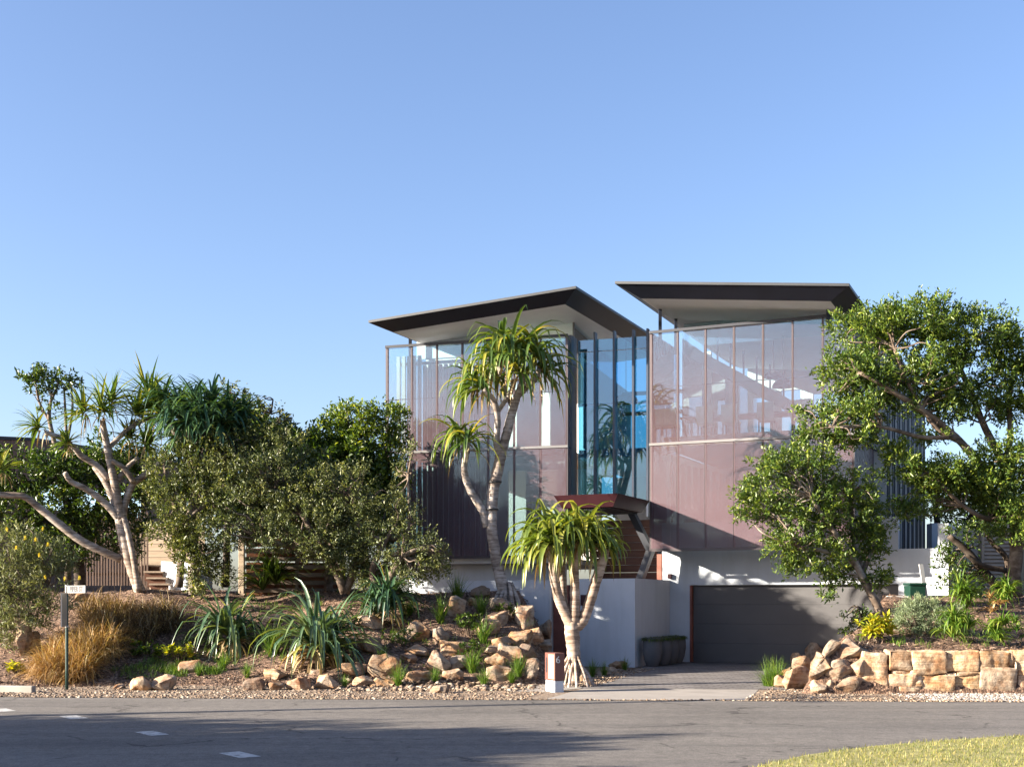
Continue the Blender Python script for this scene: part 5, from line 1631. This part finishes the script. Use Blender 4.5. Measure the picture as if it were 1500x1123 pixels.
limbs = [([(535, 860, 7), (530, 760, 6), (520, 680, 5), (510, 630, 3)], d, d), ([(530, 740, 5), (560, 680, 4), (575, 640, 2.5)], d, d), ([(525, 720, 4), (480, 670, 3), (460, 640, 2)], d, d)]
blobs = [(520, 615, 48, 26), (565, 612, 36, 26), (480, 640, 46, 26), (530, 650, 56, 32), (575, 655, 30, 36), (445, 655, 40, 22), (500, 680, 60, 34), (560, 700, 40, 34)]
tree('coastal_tree', 'light yellow-green tree reaching up beside the left screen corner', 'tree', limbs, blobs, d, 'bright_leaf', 'bark', 36, 210, 15, .135, .055, P(535, 862, d), 60, 1.0, .15, .18)
d = 30.6
limbs = [([(560, 868, 7), (575, 840, 6), (590, 815, 5), (625, 800, 3)], d, d - .4), ([(560, 868, 6), (545, 840, 5), (560, 800, 4), (580, 770, 3)], d, d), ([(585, 820, 4), (600, 770, 2.5), (598, 700, 1.6), (606, 655, 1)], d, d + .3)]
blobs = [(575, 795, 48, 30), (615, 800, 36, 22, -.2), (560, 830, 44, 24), (610, 828, 40, 20, -.2), (642, 812, 20, 14, -.3), (590, 760, 34, 26, .2), (590, 690, 14, 14, .5), (602, 660, 10, 12, .5), (580, 730, 20, 22, .4), (590, 845, 40, 16, -.1), (550, 850, 30, 14, .2), (640, 835, 24, 12, -.2)]
tree('coastal_shrub', 'low wind-swept shrub with bare branches before the left screen', 'shrub', limbs, blobs, d, 'dull_leaf', 'bark', 37, 200, 18, .085, .036, P(560, 868, d), 90, 1.05, .14, .18, .5)
# dense backing trees that shade the lower storey
d = 36.6
tree('coastal_tree', 'dense shaded tree mass behind the shrubs, left of the left screen', 'tree', [([(440, 870, 8), (445, 780, 7), (450, 700, 4)], d, d), ([(445, 780, 5), (400, 720, 4), (370, 680, 2.5)], d, d), ([(446, 770, 5), (490, 720, 4), (520, 690, 2.5)], d, d)],
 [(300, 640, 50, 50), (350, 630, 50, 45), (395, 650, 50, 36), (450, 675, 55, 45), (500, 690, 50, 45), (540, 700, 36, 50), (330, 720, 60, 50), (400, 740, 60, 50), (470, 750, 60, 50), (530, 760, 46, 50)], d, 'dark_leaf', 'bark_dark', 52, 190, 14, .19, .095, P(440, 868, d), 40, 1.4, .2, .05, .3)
d = 33.4
tree('coastal_shrub', 'dense inner shrub behind the dark strap plant and broad grey-green shrub', 'shrub', [([(480, 870, 7), (485, 800, 6), (490, 730, 4)], d, d), ([(485, 800, 5), (530, 760, 3), (560, 740, 2)], d, d), ([(484, 790, 5), (430, 740, 3), (400, 710, 2)], d, d)],
 [(400, 700, 50, 40), (450, 700, 50, 42), (430, 760, 55, 40), (490, 770, 46, 36)], d, 'shrub_leaf', 'bark', 53, 110, 13, .16, .08, P(480, 868, d), 40, 1.2, .18, .22, .4)
# twiggy tree whose bare tips show against the sky
d = 36.0
limbs = [([(330, 860, 6), (335, 740, 5), (345, 660, 4), (375, 630, 3), (405, 620, 1.6), (428, 612, 1)], d, d), ([(350, 655, 3), (340, 610, 2.5), (345, 580, 1.5)], d, d), ([(370, 632, 2.5), (395, 605, 1.6), (400, 585, 1)], d, d)]
blobs = [(345, 585, 30, 20), (372, 598, 26, 18), (395, 615, 26, 18), (380, 640, 30, 20), (415, 610, 12, 10), (328, 572, 20, 10)]
tree('twiggy_tree', 'sparse twiggy tree against the sky right of the blue-green pandanus', 'tree', limbs, blobs, d, 'shrub_leaf', 'bark_dark', 38, 95, 11, .12, .05, P(330, 862, d), 60, 1.0, .16, .35, .5, tw=.022)

# left shrubs
d = 33.5
limbs = [([(118, 868, 9), (116, 830, 8), (112, 790, 7), (100, 740, 5), (80, 690, 4)], d, d), ([(114, 800, 6), (140, 750, 5), (150, 700, 3)], d, d), ([(112, 790, 5), (60, 760, 4), (30, 720, 3)], d, d)]
blobs = [(30, 685, 42, 34), (85, 690, 46, 34), (20, 740, 50, 42), (80, 745, 54, 42), (135, 735, 48, 44), (120, 690, 38, 34), (150, 670, 30, 36), (180, 715, 40, 50), (160, 775, 42, 40), (105, 795, 50, 36), (60, 790, 40, 30), (205, 670, 30, 36, .5), (-30, 720, 50, 60), (205, 740, 26, 50, 1.2), (196, 790, 14, 30, 1.0)]
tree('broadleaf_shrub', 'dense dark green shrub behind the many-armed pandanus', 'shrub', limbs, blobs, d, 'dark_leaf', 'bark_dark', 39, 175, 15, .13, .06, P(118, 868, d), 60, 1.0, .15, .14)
d = 34.5
limbs = [([(100, 868, 5), (98, 760, 4.5), (92, 700, 4), (80, 650, 3.5), (72, 610, 3), (76, 580, 2)], d, d), ([(95, 720, 3), (98, 660, 2.5), (96, 610, 2), (94, 570, 1.4)], d, d), ([(74, 620, 2), (58, 590, 1.8), (52, 560, 1.2)], d, d), ([(76, 585, 2), (86, 560, 1.4)], d, d), ([(98, 650, 2.2), (106, 600, 1.8), (104, 560, 1.2)], d, d)]
blobs = [(48, 553, 26, 10), (68, 545, 22, 10), (84, 562, 24, 11), (62, 570, 24, 12), (100, 555, 16, 9), (78, 600, 17, 8), (70, 558, 28, 10), (108, 566, 12, 8), (54, 540, 12, 6)]
tree('slender_tree', 'slender umbrella-topped tree standing above the left shrubs', 'tree', limbs, blobs, d, 'dark_leaf', 'bark', 50, 150, 11, .13, .055, P(100, 868, d), 30, .9, .13, .12, tw=.018)
# grey banksia with yellow flowers
d = 28.6
rng = np.random.default_rng(61)
t = empty('banksia_bush', tuple(ground_hit(50, 915)), 'grey-green banksia bush with yellow flowers at the left picture edge', 'shrub')
bl = px_blobs([(25, 800, 40, 34), (62, 812, 40, 30), (20, 850, 50, 42, -.2), (70, 855, 42, 34, -.2), (30, 900, 46, 26, -.3), (85, 885, 28, 22, -.2), (92, 830, 20, 18), (-25, 860, 50, 60), (8, 930, 30, 16, -.5)], d)
cr, C = crown('crown', rng, bl, 200, 20, .13, .022, M['banksia_leaf'], t, .15, .45, .15, .6)
mb = MB(); twigs(mb, rng, C, [P(50, 905, d), P(30, 870, d), P(70, 860, d)], 70, .022); mb.build('trunk', M['bark'], t, True)
for px, py in ((63, 777), (37, 790), (52, 793), (24, 805), (58, 815), (70, 800), (66, 848), (10, 778), (95, 850), (116, 849)):
    c = P(px, py, d - .85)
    dd = dirs_cone(rng, 60, (rng.normal() * .3, -.2, 1), 10, 100)
    A = Acc(); A.add(*leaf_arrays(rng, np.array(c)[None] + dd * .01 + np.array([0, 0, 1])[None] * (rng.random((60, 1)) * .07), dd, .03, .010))
    A.build('flower', M['flower'], t)

# silver-green bush at the right
g0 = ground_hit(1362, 936)
d = g0.y + .45
rng = np.random.default_rng(62)
t = empty('silver_bush', tuple(g0), 'soft silver-green bush on the mulch above the stone wall', 'shrub')
bl = px_blobs([(1340, 895, 26, 18), (1370, 905, 34, 22), (1335, 918, 22, 15), (1395, 908, 26, 20), (1360, 925, 30, 14), (1390, 928, 20, 12), (1318, 905, 12, 14), (1408, 918, 18, 15), (1350, 885, 30, 12)], d)
cr, C = crown('crown', rng, bl, 420, 26, .085, .011, M['silver_leaf'], t, .09, .4, .05, .7)
mb = MB(); twigs(mb, rng, C, [Vector((g0.x, d, g0.z + .05)), Vector((g0.x + .4, d, g0.z + .05))], 60, .012); mb.build('stems', M['bark'], t, True)
# dark low bush between small tree and boulders, and leaf cluster below the tree
g0 = ground_hit(1258, 925); d = g0.y + .6
tree('dark_shrub', 'small dark bush at the foot of the small leaning tree', 'shrub', [([(1265, 925, 3), (1262, 905, 2), (1260, 890, 1.5)], d, d)], [(1255, 905, 22, 16), (1240, 918, 16, 10), (1272, 915, 14, 10)], d, 'dark_leaf', 'bark_dark', 63, 200, 12, .10, .035, g0, 16, 1.0, .1, .1)

# yellow-green broad-leaved plants
def leafy_plant(px, py, w, h, n, L, W, mat, label, seed, group=None, name='leafy_plant'):
    g = ground_hit(px, py); d = g.y; s = d / F
    rng = np.random.default_rng(seed)
    t = empty(name, tuple(g), label, 'plant', group)
    A = Acc(); mb = MB()
    for k in range(n):
        a = rng.random() * 6.283; r = w * s * .5 * math.sqrt(rng.random())
        top = Vector((g.x + math.cos(a) * r, g.y + math.sin(a) * r * .7, g.z + h * s * (.35 + .65 * rng.random())))
        mb.tube([Vector((g.x + math.cos(a) * r * .2, g.y + math.sin(a) * r * .2, g.z - .03)), g.lerp(top, .6) + Vector((0, 0, .03)), top], [.008, .007, .005], 5, False)
        m = 11
        dd = dirs_cone(rng, m, (math.cos(a) * .4, math.sin(a) * .4, 1), 25, 105)
        A.add(*leaf_arrays(rng, np.array(top)[None] - dd * .01 - np.array([0, 0, 1])[None] * rng.random((m, 1)) * .10, dd, L * (.6 + .6 * rng.random(m)), W, .25, .2))
    A.build('leaves', M[mat], t); mb.build('stems', M['bark'], t)
    return t
leafy_plant(1282, 938, 52, 36, 34, .20, .065, 'yellow_leaf', 'yellow-leaved plant in front of the small leaning tree', 64)
leafy_plant(262, 968, 40, 26, 22, .15, .06, 'yellow_leaf', 'yellow-green leafy plant behind the small grey-tan boulder', 65)
leafy_plant(215, 962, 42, 24, 24, .14, .055, 'bright_leaf', 'low green leafy plant beside the dead grass', 66)
leafy_plant(688, 930, 36, 36, 26, .13, .05, 'dark_leaf', 'small leafy shrub between the wedge boulder and pandanus', 67)
leafy_plant(25, 985, 26, 16, 14, .13, .05, 'yellow_leaf', 'small bright plant at the left edge by the kerb', 68)
leafy_plant(660, 862, 60, 50, 34, .13, .045, 'dark_leaf', 'dark weedy shrub at the blue-shaded house base', 69)
leafy_plant(590, 945, 60, 26, 22, .13, .045, 'dark_leaf', 'low leafy weed in shaded mulch left of the rounded pinkish boulder', 171)
leafy_plant(690, 965, 46, 26, 20, .12, .045, 'dark_leaf', 'low leafy weed below the long flat-topped brown boulder', 172)
leafy_plant(745, 905, 40, 22, 18, .12, .045, 'dark_leaf', 'low leafy weed below the tall pandanus roots', 173)
leafy_plant(500, 925, 46, 26, 20, .12, .045, 'dark_leaf', 'low leafy weed between the two right strap plants', 174)
leafy_plant(620, 770, 40, 90, 50, .16, .02, 'dark_leaf', 'feathery green shrub at the left screen foot', 70)

# ------------------------------------------------------------------ strap-leaved clumps, tufts, dry grass
def strap(px, py, hpx, n, mat, label, seed, droop=1.6, W=.075, kink=.5, dead=True, lean=50, group='strap-leaved clumps on the bank'):
    g = ground_hit(px, py); s = g.y / F
    rng = np.random.default_rng(seed)
    t = empty('strap_plant', tuple(g), label, 'plant', group)
    L = hpx * s * 1.0; n = int(n * 1.5); W = W * 1.2
    A = Acc(); Dd = Acc() if dead else None
    for k in range(3):
        c = np.array(g) + np.array([rng.normal() * .12, rng.normal() * .1, .12 + .16 * k])
        d_ = dirs_cone(rng, n // 3, (rng.normal() * .15, rng.normal() * .15, 1), 12, lean)
        base = c[None] + d_ * .05
        A.add(*blade_arrays(rng, base, d_, L * (.65 + .5 * rng.random(n // 3)), W * (.75 + .4 * rng.random(n // 3)), droop * (.5 + .9 * rng.random(n // 3)), 7, .3, kink))
    A.build('leaves', M[mat], t)
    if dead:
        m = n // 4
        d_ = dirs_cone(rng, m, (0, 0, 1), 60, 110)
        Dd.add(*blade_arrays(rng, np.array(g)[None] + np.array([0, 0, .25])[None] + d_ * .06, d_, L * .6, W * .6, 3.0, 6, .3, .4))
        Dd.build('dead_leaves', M['dry_leaf'], t)
    return t
strap(338, 956, 95, 84, 'strap_leaf', 'tall upright strap plant left of the long pale slab', 81, 2.4, .085, .6)
strap(462, 972, 118, 84, 'strap_leaf', 'largest flopping strap plant with bent leaves in the bank centre', 82, 2.7, .10, .65)
strap(566, 912, 80, 66, 'pand_leaf_blue', 'dark blue-green strap plant with dead brown skirt', 83, 2.2, .085)
strap(396, 872, 62, 100, 'dark_leaf', 'dark strap clump at the foot of the slat fence', 84, 2.0, .05, .15, False)
strap(505, 868, 46, 40, 'grass', 'thin strap clump between the two largest strap plants behind', 85, 1.6, .04, .2, False)
strap(1408, 944, 38, 130, 'grass', 'bright strap clump right below the silver-green bush', 86, 2.6, .04, .1, False, group='strap-leaved clumps on the right terrace')
strap(1410, 900, 44, 90, 'grass', 'upright strap clump behind the silver-green bush', 87, 2.2, .04, .1, False, group='strap-leaved clumps on the right terrace')
strap(1476, 892, 30, 110, 'grass', 'strap clump highest on the right terrace near the picture edge', 88, 2.6, .04, .1, False, group='strap-leaved clumps on the right terrace')
strap(1464, 950, 30, 110, 'grass', 'strap clump just above the stone wall at the right', 89, 2.6, .035, .1, False, group='strap-leaved clumps on the right terrace')
strap(1490, 945, 22, 50, 'grass', 'strap clump above the stone wall at the picture edge', 90, 2.6, .035, .1, False, group='strap-leaved clumps on the right terrace')
strap(1455, 906, 18, 40, 'dry_grass', 'small yellowing strap clump in the middle of the right terrace', 91, 2.0, .03, .1, False, group='strap-leaved clumps on the right terrace')

rng = np.random.default_rng(99)
tm = [tuft_mesh('grass_tuft', rng, 110, .62, .012, .06, 1.1, M['grass'], 32) for i in range(4)]
TU = [(560, 972, 34, 'small tuft in front of the half-buried tan boulder'), (583, 1004, 40, 'grass tuft right of the low cream stone'), (637, 1000, 30, 'grass tuft below the pale wedge boulder'), (692, 985, 46, 'large grass tuft in the middle of the rock bank'),
 (709, 1004, 34, 'grass tuft at the foot of the rock pile'), (505, 1008, 24, 'low bright tuft between the front row stones'), (645, 912, 48, 'tall shaded tuft above the small blunt boulder'), (705, 900, 40, 'tuft left of the pale long boulder'),
 (708, 940, 46, 'spiky tuft in front of the orange-brown boulder'), (328, 980, 34, 'bright tuft at the foot of the upright strap plant'), (362, 992, 28, 'bright tuft on the open mulch below the strap plants'), (291, 988, 26, 'small tuft right of the small grey-tan boulder'),
 (400, 960, 62, 'wide tuft between the two big strap plants'), (670, 880, 48, 'shaded tuft left of the dark reddish boulder'), (760, 990, 40, 'tuft drooping over the lower rock pile'), (750, 1000, 30, 'tuft at the rock pile foot near the path'),
 (835, 985, 34, 'tuft behind the letterbox beside the pandanus foot'), (868, 990, 30, 'dark tuft behind the pandanus foot'), (885, 990, 26, 'dark tuft at the driveway edge before the garden wall'), (915, 982, 24, 'thin tuft under the garden wall corner'),
 (600, 900, 30, 'shaded tuft right of the dark strap plant'), (553, 880, 40, 'shaded tuft behind the dark strap plant'), (770, 925, 30, 'tuft growing between the large dark boulder and long brown boulder')]
for i, (px, py, h, lab) in enumerate(TU):
    g = ground_hit(px, py)
    o = bpy.data.objects.new('grass_tuft', tm[i % 4]); COL.objects.link(o)
    k = h * g.y / F / .62
    o.location = g; o.scale = (k, k, k); o.rotation_euler = (0, 0, i * 1.3)
    tag(o, lab, 'grass tuft', 'green grass tufts among the rocks')
# bright reedy grass at the driveway corner
g = ground_hit(1134, 1006)
tmb = tuft_mesh('reed_clump', np.random.default_rng(5), 420, .72, .011, .2, 1.3, M['grass'], 42, 5, .20)
o = bpy.data.objects.new('reed_clump', tmb); COL.objects.link(o); o.location = (g.x, g.y + .1, 0)
tag(o, 'bright reedy grass clump at the right driveway corner beside boulders', 'grass clump')
# low green grass patch on the bank
def mat_patch(name, pxs, n, L, mat, label_kind, seed, W=.01, lean=.7, droop=1.0):
    rng = np.random.default_rng(seed); pts = []
    while len(pts) < n:
        px0, py0, rx, ry = pxs[rng.integers(len(pxs))]
        a = rng.random() * 6.283; r = math.sqrt(rng.random())
        g = ground_hit(px0 + rx * r * math.cos(a), py0 + ry * r * math.sin(a), 23)
        if rng.random() < .6:
            for q in range(10): pts.append((g.x + rng.normal() * .06, g.y + rng.normal() * .06, g.z))
        else: pts.append(tuple(g))
    p = np.array(pts); k = len(p)
    d_ = rng.normal(size=(k, 3)) * lean * .5 + np.array([0, 0, .8])
    A = Acc(); A.add(*blade_arrays(rng, p, d_, L * (.4 + .8 * rng.random(k)), W, droop, 3, .15))
    return tag(A.build(name, M[mat]), kind='stuff')
mat_patch('low_green_grass', [(200, 985, 36, 10), (235, 975, 30, 10), (255, 985, 20, 7), (310, 985, 14, 4), (490, 955, 8, 5)], 3200, .16, 'grass', '', 3)
mat_patch('sparse_weeds', [(300, 960, 60, 25), (400, 950, 40, 20), (620, 950, 60, 40), (720, 960, 40, 30), (1380, 940, 120, 10), (420, 880, 60, 15), (580, 890, 40, 20)], 2600, .2, 'grass', '', 4, .012)

def grass_mound(name, label, blobs_, n, L, mat, seed, W=.011, extra=None):
    """arching dry blades rooted on the slope"""
    rng = np.random.default_rng(seed)
    A = Acc(); pts = []
    for px0, py0, rx, ry, k in blobs_:
        m = int(n * k)
        for j in range(m // 12):
            a = rng.random() * 6.283; r = math.sqrt(rng.random())
            g = ground_hit(px0 + rx * r * math.cos(a), py0 + ry * r * math.sin(a), 23)
            for q in range(12): pts.append((g.x + rng.normal() * .05, g.y + rng.normal() * .05, g.z - .02))
    p = np.array(pts); k = len(p)
    d_ = rng.normal(size=(k, 3)) * np.array([.45, .45, .15]) + np.array([-.08, -.12, .9])
    A.add(*blade_arrays(rng, p, d_, L * (.5 + .7 * rng.random(k)), W, 1.9, 6, .15, .12))
    o = tag(A.build(name, M[mat]), label, 'grass clump')
    m = k // 9
    idx = rng.choice(k, m, replace=False)
    d_ = rng.normal(size=(m, 3)) * np.array([.4, .4, .1]) + np.array([-.12, -.15, 1.0])
    S_ = Acc(); S_.add(*blade_arrays(rng, p[idx], d_, L * 1.12 * (.6 + .5 * rng.random(m)), W * 1.7, 1.7, 6, .15, .2))
    S_.build('seed_heads', M['dry_leaf'], o)
    return o
grass_mound('dry_grass_clump', 'golden-brown fountain grass clump at the street sign foot', [(95, 990, 40, 10, .5), (115, 965, 36, 14, .5), (150, 950, 30, 20, .35)], 4600, .86, 'dry_grass', 6, .016)
grass_mound('dead_grass_clump', 'darker dead grass mass behind the golden clump under the pandanus', [(185, 925, 40, 22, .5), (160, 905, 40, 14, .3), (225, 915, 36, 16, .4)], 4200, .75, 'dead_grass', 7, .016)

# ------------------------------------------------------------------ across the street, left of the picture: what shades the road
rng = np.random.default_rng(200)
def street_tree(x, y, h, r, label, seed, leaf='dark_leaf', bl=None):
    rng = np.random.default_rng(seed)
    t = empty('street_tree', (x, y, 0), label, 'tree', 'trees shading the road from the left')
    bl = []
    for k in range(10):
        a = rng.random() * 6.283; q = r * .6 * math.sqrt(rng.random())
        bl.append((Vector((x + math.cos(a) * q, y + math.sin(a) * q, h * (.45 + .42 * rng.random()))), (r * .55, r * .55, h * .17)))
    cr, C = crown('crown', rng, bl, 80, 16, .24, .11, M[leaf], t, .3, .35, .15)
    mb = MB(); mb.tube([Vector((x, y, -.1)), Vector((x + .1, y, h * .3)), Vector((x, y + .1, h * .6))], [.2, .16, .1], 8, True, .1, seed)
    twigs(mb, rng, C, [Vector((x, y, h * .3)), Vector((x, y, h * .5))], 30, .05)
    mb.build('trunk', M['bark'], t, True)
street_tree(-18.0, 10.6, 6.3, 2.7, 'tallest street tree left of the camera shading the road', 201)
street_tree(-19.5, 14.0, 5.0, 2.8, 'low street tree at the road bend shading the asphalt', 202)
street_tree(-15.5, 7.6, 5.4, 2.8, 'nearest street tree left of the camera', 203)
street_tree(-23.0, 12.5, 6.4, 3.0, 'farther street tree left of the camera', 204)
# power pole
pp = empty('power_pole', (-20.3, 16.35, 0), 'timber power pole at the road bend left of the picture', 'pole')
mb = MB(); mb.tube([Vector((-20.3, 16.35, -.2)), Vector((-20.3, 16.35, 9.2))], [.15, .10], 12); mb.build('pole', M['timber'], pp, True)
mb = MB(); mb.bar((-20.3, 15.4, 8.7), (-20.3, 17.3, 8.7), .1); mb.build('crossarm', M['timber'], pp)

# ------------------------------------------------------------------ the other side of the street, behind the camera (seen only in the glass)
def far_house(x, y, w, dp, h, label, mat):
    t = empty('street_house', (x, y, 0), label, 'house', 'houses across the street')
    mb = MB(); mb.box(WX, x - w / 2, x + w / 2, y - dp, y, 0, h); wl_ = mb.build('wall', M[mat], t)
    mb = MB(); e = .6
    mb.hexa([Vector((x - w / 2 - e, y - dp - e, h)), Vector((x + w / 2 + e, y - dp - e, h)), Vector((x + w / 2 + e, y + e, h)), Vector((x - w / 2 - e, y + e, h)),
             Vector((x - w / 2 + 2, y - dp / 2 - .1, h + 2.1)), Vector((x + w / 2 - 2, y - dp / 2 - .1, h + 2.1)), Vector((x + w / 2 - 2, y - dp / 2 + .1, h + 2.1)), Vector((x - w / 2 + 2, y - dp / 2 + .1, h + 2.1))])
    mb.build('roof', M['dark_metal'], t)
    for z0 in ([.9] if h < 4 else [.9, 3.8]):
        k = int(w // 3)
        for i in range(k):
            xx = x - w / 2 + (i + .5) * w / k
            mb = MB(); mb.box(WX, xx - .8, xx + .8, y + .003, y + .05, z0, z0 + 1.4); mb.build('window', M['side_glass'], t)
far_house(2, -16, 13, 9, 6.2, 'pale two storey house across the street behind the camera', 'cream_wall')
far_house(20, -14, 14, 9, 5.8, 'white two storey house across the street, farther right', 'white_wall')
far_house(38, -12, 13, 9, 6.0, 'timber house across the street at the far right', 'timber')
street_tree(9.5, -9.5, 8.5, 3.4, 'broad tree before the pale house across the street', 211)
street_tree(28.5, -8.5, 9.0, 3.6, 'broad tree between the white and timber houses', 212)
street_tree(-6.0, -16.5, 8.0, 3.2, 'tree left of the pale house across the street', 213)

street_tree(-12.0, 0.5, 9.0, 3.4, 'added sky-blocking tree at the left kerb behind the camera', 214)  # three near trees out of view, added to cut sky light on the road
street_tree(-6.5, -6.0, 8.5, 3.2, 'added sky-blocking tree left behind the camera', 215)
street_tree(11.5, 1.0, 8.0, 3.0, 'added sky-blocking tree right beside the camera', 216)

# planting that carries on past both sides of the picture
def copy_thing(src, dx, dy, label, rot=0.0, sc=1.0):
    r = src.copy(); COL.objects.link(r)
    x, y = src.location.x + dx, src.location.y + dy
    r.location = (x, y, ht(x, y)); r.rotation_euler = (0, 0, rot); r.scale = (sc, sc, sc)
    r['label'] = label
    r['group'] = 'planting beyond the picture edges'
    for ch in list(src.children):
        c = ch.copy(); COL.objects.link(c); c.parent = r
        c.matrix_parent_inverse = ch.matrix_parent_inverse.copy()
    return r
by_label = {o['label']: o for o in bpy.data.objects if o.type == 'EMPTY' and 'label' in o.keys()}
s1 = by_label['dark shaded shrub under the large right tree']
s2 = by_label['small leaning glossy tree in front of the garage door']
s3 = by_label['leafy green shrub directly right of the many-armed pandanus']
copy_thing(s1, 4.0, .5, 'dark shrub just past the right picture edge behind the stone wall', 1.1)
copy_thing(s2, 8.0, 1.5, 'small glossy tree past the right picture edge', 2.0, .9)
copy_thing(s3, 27.0, 3.0, 'leafy green shrub far past the right picture edge', .8)
copy_thing(s1, 9.5, 2.0, 'dark shrub second past the right picture edge', 2.7)
copy_thing(s3, -9.0, 6.0, 'leafy green shrub before the neighbouring house past the left edge', 2.2, .8)
copy_thing(s1, -29.0, 1.0, 'dark shrub past the left picture edge', 1.6, .9)
copy_thing(s1, -33.5, 3.0, 'dark shrub farthest past the left picture edge', 3.6)
for k, (x, y, hh, rr, lab) in enumerate(((27, 62, 8, 4, 'nearest background tree beyond the cream boundary wall'), (37, 66, 9, 4.5, 'tall background tree right of the boundary wall'), (48, 64, 8, 4.5, 'background tree farthest to the right'), (18.5, 66, 7, 3.6, 'background tree directly behind the boundary wall'))):
    street_tree(x, y, hh, rr, lab, 230 + k)
